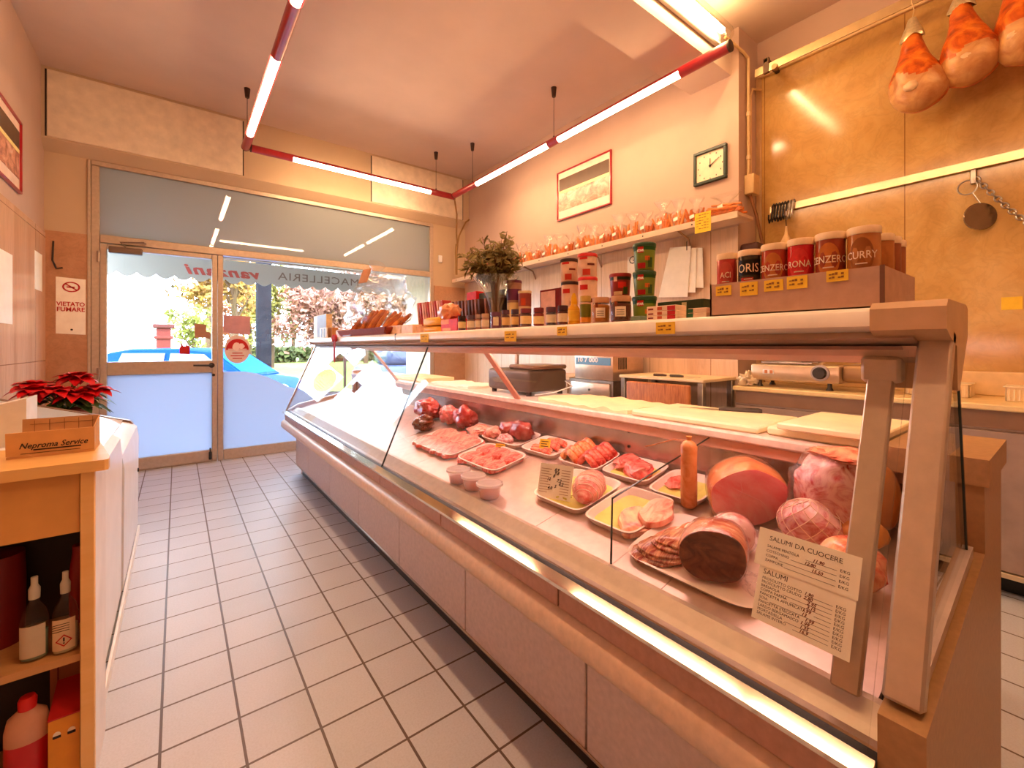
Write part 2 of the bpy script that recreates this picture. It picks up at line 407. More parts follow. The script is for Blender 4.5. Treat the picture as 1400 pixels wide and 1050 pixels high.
d = struct(MB().box(-.563, -.515, 5.485, 5.55, .015, 2.145, .004).box(.288, .334, 5.485, 5.55, .015, 2.145, .004).box(-.514, .287, 5.485, 5.55, .015, .125, .004)
    .box(-.514, .287, 5.485, 5.55, .925, 1.05, .004).box(-.514, .287, 5.485, 5.55, 2.10, 2.145, .004), 'door_1', M_ALUF)
struct(MB().box(-.516, .289, 5.52, 5.528, 1.045, 2.105), 'pane', M_WGLASS, d, smooth=False)
struct(MB().box(-.516, .289, 5.512, 5.517, .12, .93), 'frosted_panel', M_FILM, d, smooth=False)
h = MB().cyl((.285, 5.487, 1.0), (.285, 5.43, 1.0), .012).tube([(.285, 5.43, 1.0), (.20, 5.425, 1.002), (.13, 5.43, 1.004)], [.011, .010, .009], 12)
h.cyl((.285, 5.489, 1.0), (.285, 5.474, 1.0), .026).cyl((.30, 5.489, .90), (.30, 5.46, .90), .014)
struct(h, 'door_handle', M_DARKM, d, 'black lever handle')
struct(MB().box(.26, .285, 5.46, 5.485, .03, .11, .004).cyl((.272, 5.47, .1), (.272, 5.47, .15), .006), 'floor_bolt', M_BLACK, d, 'black bolt')
cl = MB().box(-.50, -.26, 5.43, 5.485, 2.06, 2.12, .008).tube([(-.38, 5.44, 2.12), (-.42, 5.43, 2.16), (-.25, 5.43, 2.18), (-.24, 5.48, 2.18)], .008, 8)
struct(cl, 'door_closer', mat((120,100,88), .4, .4), d)
for z in (.95, 2.02): struct(MB().cyl((-.57, 5.478, z-.05), (-.57, 5.478, z+.05), .012), 'hinge', M_ALU, d)

# ------------------------------------------------------------------ signs and papers on the glass and pillars
t = thing('no_smoking_sign', 'white no smoking card with red lettering on the brown stone pillar beside the door', 'sign', (-.745, YF-.018, 1.30))
MB().slab((-.845, YF-.0135, 1.31), (-.655, YF-.0135, 1.30), (-.655, YF-.0135, 1.80), (-.845, YF-.0135, 1.81), .003).build('card', M_CREAMP, t, False)
mb = text_mb('VIETATO', .052, (-.75, YF-.019, 1.555), (1,0,0), (0,0,1), align='CENTER', bold=.0012, wscale=.86).join(text_mb('FUMARE', .052, (-.75, YF-.019, 1.508), (1,0,0), (0,0,1), align='CENTER', bold=.0012, wscale=.93))
mb.build('lettering', M_INKR, t, False)
mb = MB()
for i in range(24):
    a, b = 2*math.pi*i/24, 2*math.pi*(i+1)/24
    P = lambda q, r: (-.748+1.25*r*math.cos(q), YF-.0185, 1.725+r*math.sin(q))
    mb.quad(P(a,.036), P(b,.036), P(b,.046), P(a,.046))
mb.quad((-.79,YF-.0185,1.75), (-.783,YF-.0185,1.757), (-.706,YF-.0185,1.70), (-.713,YF-.0185,1.693))
mb.box(-.777, -.725, YF-.0185, YF-.018, 1.718, 1.729)
mb.build('no_smoking_symbol', M_INKR, t, False)
MB().cyl((-.745, YF-.014, 1.345), (-.745, YF-.024, 1.345), .008).build('pin', M_DARKM, t)
one(MB().tube([(-.86, YF-.012, 2.12), (-.865, YF-.02, 1.95), (-.84, YF-.03, 1.88), (-.80, YF-.03, 1.89)], .007, 6), 'wall_hook', M_DARKM, 'dark bent iron hook on the pillar above the no smoking card', 'hook')
t = thing('oval_sticker', 'oval red and white sticker on the fixed window pane next to the mullion', 'sticker', (.495, 5.519, 1.02))
mb = MB(); mb.prism([(.515+.118*math.cos(2*math.pi*i/32), 1.165+.152*math.sin(2*math.pi*i/32)) for i in range(32)], 5.5165, 5.519).build('backing', mat((226,206,200), .6), t, False)
mb = MB(); mb.prism([(.515+.104*math.cos(q), 1.158+.118*math.sin(q)) for q in [math.pi*i/20 for i in range(21)]], 5.5150, 5.5164)
mb.build('red_field', M_INKR, t, False)
mb = MB(); mb.blob((.505, 5.5148, 1.19), (.035,.0008,.045), .3, 3, 2).blob((.55, 5.5148, 1.20), (.03,.0008,.03), .3, 5, 2).box(.43, .60, 5.5142, 5.515, 1.162, 1.17)
mb.build('emblem', mat((244,214,208), .6), t, False)
mb = MB()
for i, wd in enumerate((.075, .1, .07)): mb.box(.515-wd/1.6, .515+wd/1.6, 5.5155, 5.5164, 1.118-.028*i, 1.128-.028*i)
mb.build('small_print', M_INKR, t, False)
one(MB().slab((.389, 5.5165, 1.34), (.632, 5.5165, 1.32), (.632, 5.5165, 1.52), (.389, 5.5165, 1.525), .002), 'notice', mat((200,150,160), .8), 'dull pink notice sheet on the fixed window pane above the oval sticker', 'notice', smooth=False)
one(MB().prism([(.145, 1.285), (.235, 1.285), (.275, 1.27), (.275, 1.34), (.24, 1.35), (.24, 1.42), (.14, 1.43)], 5.5165, 5.5185), 'notice', mat((176,128,104), .7), 'small brown notice with a torn edge on the door pane', 'notice', smooth=False)
mb = MB().prism([(.02, 1.12), (.105, 1.115), (.105, 1.19), (.085, 1.205), (.08, 1.24), (.07, 1.2), (.05, 1.2), (.04, 1.235), (.03, 1.2), (.02, 1.18)], 5.5165, 5.5185)
one(mb, 'sticker', M_INKR, 'small red crown shaped sticker low on the door pane', 'sticker', smooth=False)
one(MB().slab((XL+.0135, 5.36, 1.66), (XL+.0135, 5.12, 1.66), (XL+.0135, 5.12, 1.97), (XL+.0135, 5.36, 1.97), .003), 'notice', M_PAPER, 'tall white paper list on the pink stone wall near the corner', 'notice', smooth=False)
one(MB().slab((XL+.0135, 4.52, 1.35), (XL+.0135, 4.25, 1.35), (XL+.0135, 4.25, 1.83), (XL+.0135, 4.52, 1.83), .003), 'notice', M_PAPER, 'large white paper sheet on the pink stone wall cut by the picture edge', 'notice', smooth=False)

# ------------------------------------------------------------------ pictures and clock
def print_mat(name, seed):
    k = N(name); v = k.coords((5,5,7), (seed,0,seed)); f = k.noise(v, 2.2, 5, .6, 1.0)
    c = k.ramp(f, [(.3, lin((92,66,56))), (.45, lin((186,120,96))), (.6, lin((224,164,136))), (.78, lin((236,214,200)))])
    k.bsdf(c, .3); return k.m
def picture(name, label, x, y0, y1, z0, z1, s):
    """s = +1 hangs on a wall facing -x, -1 on a wall facing +x"""
    t = thing(name, label, 'picture', (x, (y0+y1)/2, z0))
    q = lambda d: x-s*d
    mb = MB(); b = .014
    for a in ((y0, y1, z0, z0+b), (y0, y1, z1-b, z1), (y0, y0+b, z0+b, z1-b), (y1-b, y1, z0+b, z1-b)): mb.box(q(0), q(.022), a[0], a[1], a[2], a[3], .002)
    mb.build('frame', M_RED, t)
    MB().box(q(.001), q(.008), y0+.01, y1-.01, z0+.01, z1-.01).build('mount', mat((240,210,190), .5), t, False)
    ph = z1-z0; MB().box(q(.008), q(.010), y0+.03, y1-.03, z0+.19*ph, z1-.15*ph).build('photo_print', print_mat('photo_print_%s' % name, y0), t, False)
    MB().box(q(.010), q(.0112), y0+.03, y1-.03, z0+.60*ph, z1-.15*ph).build('dark_band', mat((88,64,44), .4), t, False)
    MB().box(q(.010), q(.0118), y0+.03, y1-.03, z0+.545*ph, z0+.60*ph).build('light_strip', mat((246,226,150), .4), t, False)
picture('framed_picture', 'red framed photo of a meat display high on the plaster wall above the breadstick shelf', XR, 2.776, 3.535, 2.575, 3.105, 1)
picture('framed_picture', 'red framed picture above the pink stone wall, cut by the picture edge', XL, 3.97, 4.73, 2.31, 2.83, -1)
t = thing('wall_clock', 'square dark green framed wall clock with cream dial above the shelf', 'clock', (XR, 1.79, 2.49))
mb = MB()
for a in ((1.655,1.922,2.49,2.512), (1.655,1.922,2.732,2.755), (1.655,1.677,2.512,2.732), (1.90,1.922,2.512,2.732)): mb.box(XR, XR-.03, *a, .003)
mb.build('frame', mat((46,60,48), .35), t)
MB().box(XR-.001, XR-.012, 1.665, 1.912, 2.50, 2.745).build('dial', mat((240,214,180), .5), t, False)
mb = MB(); cy, cz = 1.788, 2.62
for i in range(12):
    a = 2*math.pi*i/12; r = .098
    mb.box(XR-.0118, XR-.0128, cy+r*math.sin(a)-.003, cy+r*math.sin(a)+.003, cz+r*math.cos(a)-.006, cz+r*math.cos(a)+.006)
mb.build('hour_marks', M_INK, t, False)
MB().tube([(XR-.015, cy, cz-.012), (XR-.015, cy, cz+.06)], [.004,.002], 6).build('hour_hand', M_INK, t)
MB().tube([(XR-.018, cy, cz), (XR-.018, cy-.075, cz+.045)], [.0035,.0015], 6).build('minute_hand', M_INK, t)
MB().cyl((XR-.012, cy, cz), (XR-.022, cy, cz), .008).build('hub', M_INK, t)

# ------------------------------------------------------------------ lamps
M_TUBE = emit_mat('warm_tube', (1.0, .62, .33), TUBE_W)
ZT = 3.1
def pendant(label, p0, p1, lit, canopies, cords_z=ZC):
    """a red housing from p0 to p1; lit = list of (a, b) lengths along it that hold tubes"""
    p0, p1 = Vector(p0), Vector(p1); d = (p1-p0); L = d.length; d.normalize(); s = Vector((0,0,1)).cross(d)
    t = thing('pendant_lamp', label, 'lamp', p0, 'red tube lamps hung from the ceiling')
    mb = MB(); cur = 0.0; r = .036
    for a, b in lit:
        mb.cyl(p0+d*cur, p0+d*a, r, n=24)
        # half shell over the tube
        n = 12; vs = []
        for e in (a, b):
            for rr in (r, r-.006):
                for i in range(n+1):
                    q = math.pi*(i/n)
                    vs.append(p0+d*e+s*(rr*math.cos(q))+Vector((0,0,rr*math.sin(q))))
        m = n+1; fs = []
        for i in range(n):
            fs += [(i, i+1, 2*m+i+1, 2*m+i), (m+i, m+i+1, 3*m+i+1, 3*m+i)]
        fs += [(0, m, 3*m, 2*m), (n, m+n, 3*m+n, 2*m+n)]
        mb.add(vs, fs); cur = b
    mb.cyl(p0+d*cur, p1, r, n=24); mb.build('housing', M_RED, t)
    for a, b in lit: MB().cyl(p0+d*a+Vector((0,0,-.006)), p0+d*b+Vector((0,0,-.006)), .026, n=16).build('tube', M_TUBE, t)
    mb = MB().cyl(p0-d*.012, p0, .037, n=24).build('end_cap', M_BROWNC, t); MB().cyl(p1, p1+d*.012, .037, n=24).build('end_cap', M_BROWNC, t)
    for a in canopies:
        q = p0+d*a
        MB().cyl((q.x, q.y, ZT+.034), (q.x, q.y, cords_z-.07), .0025, n=6).build('cord', M_DARKM, t)
        MB().cyl((q.x, q.y, cords_z-.085), (q.x, q.y, cords_z), .018, .026, n=16).build('canopy', M_BROWNC, t)
        MB().cyl((q.x, q.y, ZT+.025), (q.x, q.y, ZT+.05), .014, .008, n=12).build('clip', M_BROWNC, t)
pendant('red tube lamp running toward the door, over the aisle', (.52, 4.86, ZT), (.52, -1.3, ZT), [(.33, 1.65), (2.22, 3.58), (3.66, 5.0)], [.12, 2.0, 3.62, 5.7])  # last tube and rear stretch are unseen, added to light the foreground
pendant('red tube lamp hung parallel to the shop window', (.57, 4.86, ZT), (2.80, 4.88, ZT), [(.36, 1.90)], [1.98])
pendant('long red tube lamp with two tubes over the display case', (2.78, 4.82, ZT), (2.78, 1.365, ZT), [(.52, 1.76), (1.90, 3.12)], [.42, 1.83])
one(MB().tube([(2.81, 4.88, 3.09), (2.87, 4.92, 2.9), (2.97, 5.1, 2.72), (3.1, 5.3, 2.60), (3.15, 5.34, 2.75), (3.28, 5.37, 2.97), (3.345, 5.385, 3.02)], .011, 8)
    .tube([(3.1, 5.31, 2.62), (3.10, 5.33, 2.5), (3.12, 5.36, 2.2)], [.022, .02, .016], 8), 'cable', mat((150,112,60), .6), 'beige cable looped from the window lamp to the corner of the plaster wall', 'cable')
one(MB().tube([(2.80, 4.90, 3.09), (2.82, 4.88, 3.05), (2.80, 4.84, 3.07)], .006, 6), 'cable', mat((190,140,80), .6), 'short yellow cable joining the window lamp to the case lamp', 'cable')
# closed fitting on the beam
t = thing('batten_lamp', 'white batten lamp with a clear cover fixed to the ceiling beam', 'lamp', (2.5, 1.56, 3.38))
MB().box(1.86, 3.13, 1.592, 1.63, 3.37, 3.47, .01).build('back_box', M_WHITEP, t)
MB().cyl((1.95, 1.54, 3.415), (3.04, 1.54, 3.415), .02, n=16).build('tube', emit_mat('rear_tube', (1.0,.68,.34), REAR_W), t)
mb = MB(); sh = [(.062*math.cos(q), .062*math.sin(q)) for q in [2*math.pi*i/20 for i in range(20)]]
mb.tube([(1.855, 1.54, 3.415), (1.87, 1.54, 3.415), (1.9, 1.54, 3.415), (3.09, 1.54, 3.415), (3.12, 1.54, 3.415), (3.135, 1.54, 3.415)], [.02, .045, .055, .055, .045, .02], 20)
mb.build('cover', glass_mat('lamp_cover', .05, (.97,.95,.9), .05), t)

t = thing('batten_lamp', 'unseen white batten lamp added on the ceiling behind the viewer to light the foreground', 'lamp', (1.6, -.55, 3.5))  # unseen batten added behind the camera to brighten the foreground
MB().box(.7, 2.5, -.60, -.50, 3.55, 3.599, .006).build('back_box', M_WHITEP, t)
MB().cyl((.75, -.55, 3.52), (2.45, -.55, 3.52), .02, n=16).build('tube', M_TUBE, t)
MB().box(.70, .74, -.575, -.525, 3.49, 3.55, .004).box(2.46, 2.50, -.575, -.525, 3.49, 3.55, .004).build('tube_holder', M_WHITEP, t)
struct(MB().box(-.562, .334, 5.50, 5.55, 0.0005, .0135), 'trim_1', M_ALUF, smooth=False)  # threshold strip added to block the sky light leaking under the door
# ------------------------------------------------------------------ the display case
Y0, Y1 = .18, 4.46
case = thing('display_case', 'long glass fronted meat display counter with grey panels and cream top', 'display case', (1.3, 2.3, 0))
MB().box(.93, 1.62, Y0+.02, Y1-.03, 0, .11).build('plinth', M_DARKM, case, False)
js = [.20, .826, 1.457, 2.09, 2.706, 3.35, 3.996, Y1]
for a, b in zip(js, js[1:]): MB().box(.887, .915, a+.0025, b-.0025, .095, .46, .003).build('front_panel', M_PANEL, case)
MB().box(.90, .95, Y0+.01, Y1-.01, .09, .62).build('front_backing', M_DARKM, case, False)
MB().box(.882, .90, Y0+.01, Y1, .088, .098, .002).build('kick_trim', M_ALU, case)
mb = MB().prism([(.90,.425), (.785,.44), (.765,.452), (.76,.47), (.765,.50), (.78,.515), (.83,.53), (.90,.53)], Y0+.0, Y1+.04)
mb.build('bumper', M_BUMP, case, ang=60)
for a, b in zip([.20, .831, 1.47, 2.09, 2.72, 3.35, 3.98], [.831, 1.47, 2.09, 2.72, 3.35, 3.98, Y1]): MB().box(.787, .81, a+.0025, b-.0025, .52, .592, .002).build('upper_panel', M_UPPER, case)
MB().prism([(.775,.582), (.765,.586), (.765,.595), (.790,.6085), (.790,.582)], Y0, Y1+.01).build('chrome_strip', M_CHROME, case, ang=30)
MB().prism([(.790,.588), (.790,.604), (.812,.606), (.835,.590)], Y0, Y1).build('glass_seat', M_BLACK, case, False)
MB().prism([(.838,.590), (.838,.604), (.852,.613), (.880,.634), (.895,.634), (.895,.590)], Y0, Y1).build('inner_rail', M_ALUF, case, False)
MB().prism([(.813,.605), (.815,.609), (.838,.604), (.838,.598)], Y0, Y1).build('drain_strip', M_ALU, case, False)
# glass front: two panes
def gl(x, z): return (x, z)
gx0, gz0, gx1, gz1 = .800, .603, 1.055, 1.205
nrm = Vector((-(gz1-gz0), 0, gx1-gx0)).normalized()
for a, b in ((Y0+.012, 2.103), (2.109, Y1-.005)):
    q = [(gx0, a, gz0), (gx0, b, gz0), (gx1, b, gz1), (gx1, a, gz1)]
    MB().slab(*q, .006).build('front_pane', M_GLASS, case, False)
MB().slab((gx0-.001, 2.1035, gz0), (gx0-.001, 2.1085, gz0), (gx1-.001, 2.1085, gz1), (gx1-.001, 2.1035, gz1), .007).build('pane_joint', M_EDGE, case, False)
# canopy
can = MB().prism([(1.0,1.236), (1.0,1.262), (1.008,1.270), (1.40,1.270), (1.40,1.225), (1.10,1.222), (1.03,1.226), (1.015,1.230)], .235, Y1-.0).build('canopy', M_CANOPY, case, ang=50)
MB().box(.9985, 1.41, 2.412, 2.418, 1.232, 1.2715).build('canopy_joint', M_DARKM, case, False)
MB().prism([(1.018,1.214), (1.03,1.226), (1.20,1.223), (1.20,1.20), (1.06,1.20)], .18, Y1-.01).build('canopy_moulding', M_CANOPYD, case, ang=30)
MB().prism([(1.045,1.200), (1.06,1.20), (1.15,1.20), (1.15,1.178), (1.10,1.166), (1.068,1.180)], .18, Y1-.02).build('glass_rail', mat((214,188,166), .35, .35, .1, 6), case, False)
MB().box(1.043, 1.052, .2, Y1-.02, 1.193, 1.199).build('red_trim', mat((140,104,90), .5), case, False)
cap = MB().prism([(.995,1.228), (.995,1.266), (1.01,1.278), (1.19,1.278), (1.21,1.27), (1.21,1.22), (1.12,1.12), (1.10,1.12), (1.09,1.20), (1.03,1.215)], .135, .235).build('end_cap', M_CAPEND, case, ang=30)
MB().prism([(.998,1.226), (.998,1.262), (1.01,1.272), (1.40,1.272), (1.40,1.22), (1.03,1.215)], Y1, Y1+.045).build('end_cap', M_CAPEND, case, ang=30)
lamp = MB().cyl((1.235, .35, 1.198), (1.235, Y1-.15, 1.198), .013, n=12).build('lamp_tube', emit_mat('case_tube', (1.0,.60,.52), CASE_W), case)
MB().box(1.205, 1.265, .3, Y1-.1, 1.212, 1.226).build('lamp_tray', M_WHITEP, case, False)
# inside: deck plates, back, worktop
def deck_z(x): return .627+(x-.88)*.2158
ds = [.2, .60, 1.05, 1.50, 1.95, 2.40, 2.85, 3.30, 3.75, Y1-.03]
for a, b in zip(ds, ds[1:]):
    MB().prism([(.885, deck_z(.885)-.012), (.885, deck_z(.885)), (1.435, deck_z(1.435)), (1.435, deck_z(1.435)-.012)], a+.001, b-.001).build('deck_plate', M_DECK, case, False)
MB().box(1.43, 1.445, Y0, Y1-.02, .70, .905).build('back_panel', M_BACKP, case, False)
mb = MB()
for y in (.5, 1.1, 1.75, 2.6, 3.4):
    for z in (.80, .86): mb.cyl((1.4295, y, z), (1.4265, y, z), .006, n=8)
mb.build('screw', M_DARKM, case)
MB().box(1.395, 1.425, Y0+.02, Y1-.03, .865, .90, .004).build('back_rail', mat((220,170,150), .35, .3), case)
MB().box(1.38, 1.76, Y0, Y1-.01, .90, .93, .006).build('worktop', M_STONE, case)
MB().box(1.445, 1.68, Y0+.01, Y1-.03, .1, .90).build('rear_body', M_PANEL, case, False)
MB().box(.95, 1.44, Y0+.02, Y1-.03, .12, .60).build('cooling_tub', mat((150,130,120), .4, .5), case, False)
# struts from the worktop to the canopy
for y in (1.74, 3.30):
    mb = MB(); p, q = Vector((1.39, y, .93)), Vector((1.17, y+.05, 1.20)); d = (q-p)
    mb.obox((p+q)/2, (.012, .045, d.length), basis((0,0,1) if False else d.cross(Vector((0,1,0))), Vector((0,1,0))), .003); mb.build('strut', mat((226,176,156), .35, .2), case)
# near end
ep = [(.80,.0), (.80,.672), (1.38,.752), (1.36,.955), (1.68,.955), (1.68,.0)]
MB().prism(ep, .128, .18).build('end_panel', M_ENDP, case, False)
MB().prism([(1.36,.90), (1.36,.958), (1.70,.958), (1.70,.90)], .12, .30).build('corner_block', M_ENDP, case, False)
ea, eb = Vector((.835, 0, .680)), Vector((1.075, 0, 1.225))
d = (eb-ea).normalized()
mb = MB(); m = basis(Vector((0,1,0)), d)
mb.obox(Vector(((ea.x+eb.x)/2, .158, (ea.z+eb.z)/2)), (.046, (eb-ea).length, .03), m, .004); mb.build('end_post', M_ALUF, case)
mb = MB().prism([(.875,.70), (1.10,1.18), (1.21,1.20), (1.335,.765)], .150, .156); mb.build('end_pane', M_GLASS, case, False)
MB().prism([(.86,.681), (.86,.70), (1.345,.772), (1.345,.748)], .142, .164).build('end_pane_rail', M_ALUF, case, False)
MB().prism([(1.33,.75), (1.205,1.2), (1.212,1.202), (1.338,.752)], .148, .158).build('end_pane_edge', M_EDGE, case, False)
ia, ib = Vector((.862, 0, .64)), Vector((1.085, 0, 1.17)); d = (ib-ia).normalized(); m = basis(Vector((0,1,0)), d)
MB().obox(Vector(((ia.x+ib.x)/2, .235, (ia.z+ib.z)/2)), (.04, (ib-ia).length, .018), m, .003).build('inner_post', M_ALUF, case)
MB().box(1.06, 1.12, .205, .265, 1.13, 1.18, .006).build('post_bracket', M_ALUF, case)
# far end
MB().prism([(.93,.0), (.93,.09), (.887,.09), (.887,.52), (.79,.54), (.79,.60), (.90,.66), (1.40,.76), (1.40,.955), (1.68,.955), (1.68,.0)], Y1-.02, Y1+.03).build('end_panel', M_PANEL, case, False)
MB().prism([(.82,.61), (1.055,1.205), (1.25,1.21), (1.38,.76)], Y1-.012, Y1-.006).build('end_pane', M_GLASS, case, False)
MB().prism([(.79,.60), (.80,.595), (1.062,1.205), (1.05,1.21)], Y1-.015, Y1+.005).build('end_trim', M_ALU, case, False)
# partition pane standing on the deck
pd = thing('shelf_divider', 'clear plastic divider with a dark front edge standing between the green trays', 'divider', (1.1, .80, .67))
def on_deck(u, v, lift=0.0):
    n = Vector((-.2158, 0, 1)); return at(u, v, n=n, d=.627-.2158*.88+lift)
pf = on_deck(836, 772); 
yv = pf.y
MB().prism([(pf.x, deck_z(pf.x)), (pf.x+.005, deck_z(pf.x)+.17), (1.40, .90), (1.40, deck_z(1.40))], yv-.002, yv+.002).build('pane', M_CLEAR, pd, False)
MB().tube([(pf.x-.002, yv, deck_z(pf.x)), (pf.x+.003, yv, deck_z(pf.x)+.172), (1.40, yv, .902)], [.0032, .0026, .0022], 6).build('edging', M_EDGE, pd)
# ------------------------------------------------------------------ meat in the case
def dz(x): return deck_z(x)+.0005
TILT = Matrix.Rotation(-math.atan(.2158), 3, 'Y')
def tray(label, x0, x1, y0, y1, green=False, h=.024, skew=0.0, rim=None):
    t = thing('meat_tray', label, 'tray', ((x0+x1)/2, (y0+y1)/2, dz((x0+x1)/2)), 'trays of meat in the display case')
    n = 40; c = Vector(((x0+x1)/2, (y0+y1)/2, 0)); hx, hy = (x1-x0)/2, (y1-y0)/2
    def ring(sc, z, inset=0):
        o = []
        for i in range(n):
            a = 2*math.pi*i/n; e = .32
            px = math.copysign(abs(math.cos(a))**e, math.cos(a))*(hx*sc-inset); py = math.copysign(abs(math.sin(a))**e, math.sin(a))*(hy*sc-inset)
            x = c.x+px; o.append(Vector((x, c.y+py+skew*px, dz(x)+z)))
        return o
    rs = [ring(1, 0, .016), ring(1, h*.92, .002), ring(1, h, 0), ring(1, h, .006), ring(1, .005, .020)]
    vs = [q for r in rs for q in r]; fs = [(k*n+i, k*n+(i+1) % n, (k+1)*n+(i+1) % n, (k+1)*n+i) for k in range(4) for i in range(n)]
    fs += [tuple(range(n))[::-1], tuple(range(4*n, 5*n))]
    MB().add(vs, fs).build('tray', M_TRAY, t)
    if green:
        g = ring(1, .0075, .022); g2 = ring(1, .0052, .022)
        MB().add(g2+g, [tuple(range(n))[::-1], tuple(range(n, 2*n))]+[(i, (i+1) % n, n+(i+1) % n, n+i) for i in range(n)]).build('paper_liner', M_GREEN, t, False)
    return t
def slice_mb(c, r, th, seed, tilt=0, rot=0, amp=.25, lift=0.0):
    """a flat cut of meat lying on the deck slope"""
    n = 30; c = Vector(c); vs = []
    M = rotz(rot)
    for z in (0, .6, 1.0):
        k = 1.0 if z < 1 else .93
        for i in range(n):
            a = 2*math.pi*i/n; d = 1+amp*mnoise.noise(Vector((math.cos(a)*1.3+seed, math.sin(a)*1.3, seed*.7)))
            q = M @ Vector((math.cos(a)*r[0]*d*k, math.sin(a)*r[1]*d*k, 0)); x = c.x+q.x
            w = .12*th*mnoise.noise(Vector((q.x*40, q.y*40, seed)))
            vs.append(Vector((x, c.y+q.y, dz(x)+.006+lift+th*z+q.y*tilt+w)))
    fs = [(k*n+i, k*n+(i+1) % n, (k+1)*n+(i+1) % n, (k+1)*n+i) for k in range(2) for i in range(n)]
    fs += [tuple(range(n))[::-1], tuple(range(2*n, 3*n))]
    return MB().add(vs, fs)
def lay(mb, name, m, label, cat, group=None): return one(mb, name, m, label, cat, group)
def tagcard(label, p, w=.04, h=.032, back=.012, ang=0.0, writing=True, name='price_tag', group='yellow price tags'):
    """small yellow card standing on the deck at p, facing the aisle"""
    t = thing(name, label, 'price tag', p, group); p = Vector(p)
    xd = rotz(ang) @ Vector((.45,-.89,0)); up = Vector((.25,.1,.95)); xd.normalize()
    a = p-xd*w/2; b = p+xd*w/2; MB().slab(a, b, b+up*h, a+up*h, .0012).build('card', M_YELLOW, t, False)
    if writing:
        nn = xd.cross(up).normalized(); mb = MB()
        for i in range(3):
            s = p-xd*w*.36+up*h*(.72-.24*i)+nn*.0018
            e = s+xd*w*(.7-.12*(i % 2)); mb.quad(s, e, e+up*h*.07, s+up*h*.07)
        mb.build('writing', M_INK, t, False)
    return t
# tray of pink slices at the far side
tray('long white tray of overlapping pink veal slices, farthest tray by the pane joint', 1.015, 1.235, 1.81, 2.25)
k = 0
for i in range(2):
    for j in range(7):
        k += 1
        lay(slice_mb((1.07+.11*i, 1.86+.055*j, 0), (.062,.05), .014, k, .12, .3*i, .3, .002+.006*(j % 2)), 'veal_slice', M_STEAK if (i+j) % 3 else M_VEAL,
            'pink veal slice in the long tray, %s in its %s row' % (['first', 'second', 'third', 'fourth', 'fifth', 'sixth', 'seventh'][j], ['glass side', 'rear']  [i]), 'meat', 'slices in the long veal tray')
tray('white tray of six thick pink steaks beside the plastic cups', 1.03, 1.225, 1.47, 1.79)
k = 0
for i in range(2):
    for j in range(3):
        k += 1
        lay(slice_mb((1.08+.092*i, 1.535+.098*j, 0), (.05,.056), .016, 20+k, 0, .5*j, .22), 'pork_steak', M_STEAK,
            'thick pink steak in the steak tray, %s in the %s row' % (['by the price card', 'in the middle', 'by the veal tray'][j], ['glass side', 'rear'][i]), 'meat', 'steaks in the steak tray')
# big cuts at the back
cuts = [((1.315, 2.62), (.07,.13,.07), M_BEEF, 'large red beef joint at the far rear of the case, beside its pale neighbour'),
        ((1.33, 2.36), (.055,.09,.055), M_VEAL, 'pink fat streaked joint lying between two red joints at the rear of the case'),
        ((1.325, 2.18), (.062,.09,.065), M_BEEF, 'red beef joint with a pale fat edge standing behind the veal tray'),
        ((1.18, 2.42), (.055,.08,.045), M_RIND, 'small dark wrapped joint in front of the big beef joints'),
        ((1.30, 1.98), (.05,.09,.025), M_PORK, 'flat pale pork cut on the deck behind the veal tray')]
for i, ((x, y), r, m, lb) in enumerate(cuts):
    lay(MB().blob((x, y, dz(x)+r[2]*.8+.008), r, .35, i+3, 4, TILT, 1.6, flat=-r[2]*.8), 'meat_joint', m, lb, 'meat')
tray('white tray with dark cured cuts behind the steak tray', 1.25, 1.424, 1.60, 1.92)
for i, (x, y, r, m, lb) in enumerate([(1.30, 1.86, (.04,.05,.03), M_SALAMI, 'marbled half salami in the tray of dark cured cuts'), (1.36, 1.80, (.045,.06,.04), M_BEEF, 'dark red wrapped cut between the half salami and the shiny block'),
        (1.355, 1.69, (.046,.075,.05), M_BEEF, 'shiny dark red vacuum wrapped meat block in the tray of cured cuts'), (1.29, 1.74, (.03,.05,.022), M_COPPA, 'small fat streaked cut lying beside the shiny meat block')]):
    o = lay(MB().blob((x, y, dz(x)+r[2]*.9+.006), r, .3, i+11, 3, TILT, 1.8, flat=-r[2]*.8), 'cured_cut', m, lb, 'meat', 'cuts in the cured tray')
    if 'vacuum' in lb or 'wrapped' in lb: MB().blob((x, y, dz(x)+r[2]*.9+.006), tuple(q*1.06 for q in r), .3, i+11, 3, TILT, 1.8, flat=-r[2]*.82).build('wrapping_film', M_WRAP, o)
# sausages
def sausage(pts, r, seed):
    n = 18; P = []; Q = [Vector(p) for p in pts]
    def cat(t):
        f = t*(len(Q)-1); i = min(int(f), len(Q)-2); u = f-i
        return Q[i].lerp(Q[i+1], u)
    rs = []
    for i in range(n+1):
        t = i/n; P.append(cat(t)); rs.append(r*(min(1, (.25+t*9), (.25+(1-t)*9)))*(1+.08*mnoise.noise(Vector((t*9, seed, 0)))))
    return MB().tube(P, rs, 12)
tray('white tray of loose thin sausages with a yellow tag, behind the price card', 1.255, 1.424, 1.36, 1.59)
for i in range(8):
    x = 1.282+.016*i; y = 1.40+.012*(i % 3)
    lay(sausage([(x, y, dz(x)+.018), (x+.012, y+.07, dz(x)+.02+.006*(i % 2)), (x-.004, y+.13, dz(x)+.018)], .0095, i), 'sausage', M_SAUS,
        'thin pink sausage in the loose sausage tray, %s from the glass' % ['first', 'second', 'third', 'fourth', 'fifth', 'sixth', 'seventh', 'eighth'][i], 'sausage', 'loose thin sausages')
tray('white tray heaped with coiled sausages, behind the rolled roast', 1.25, 1.424, 1.12, 1.34, skew=.05)
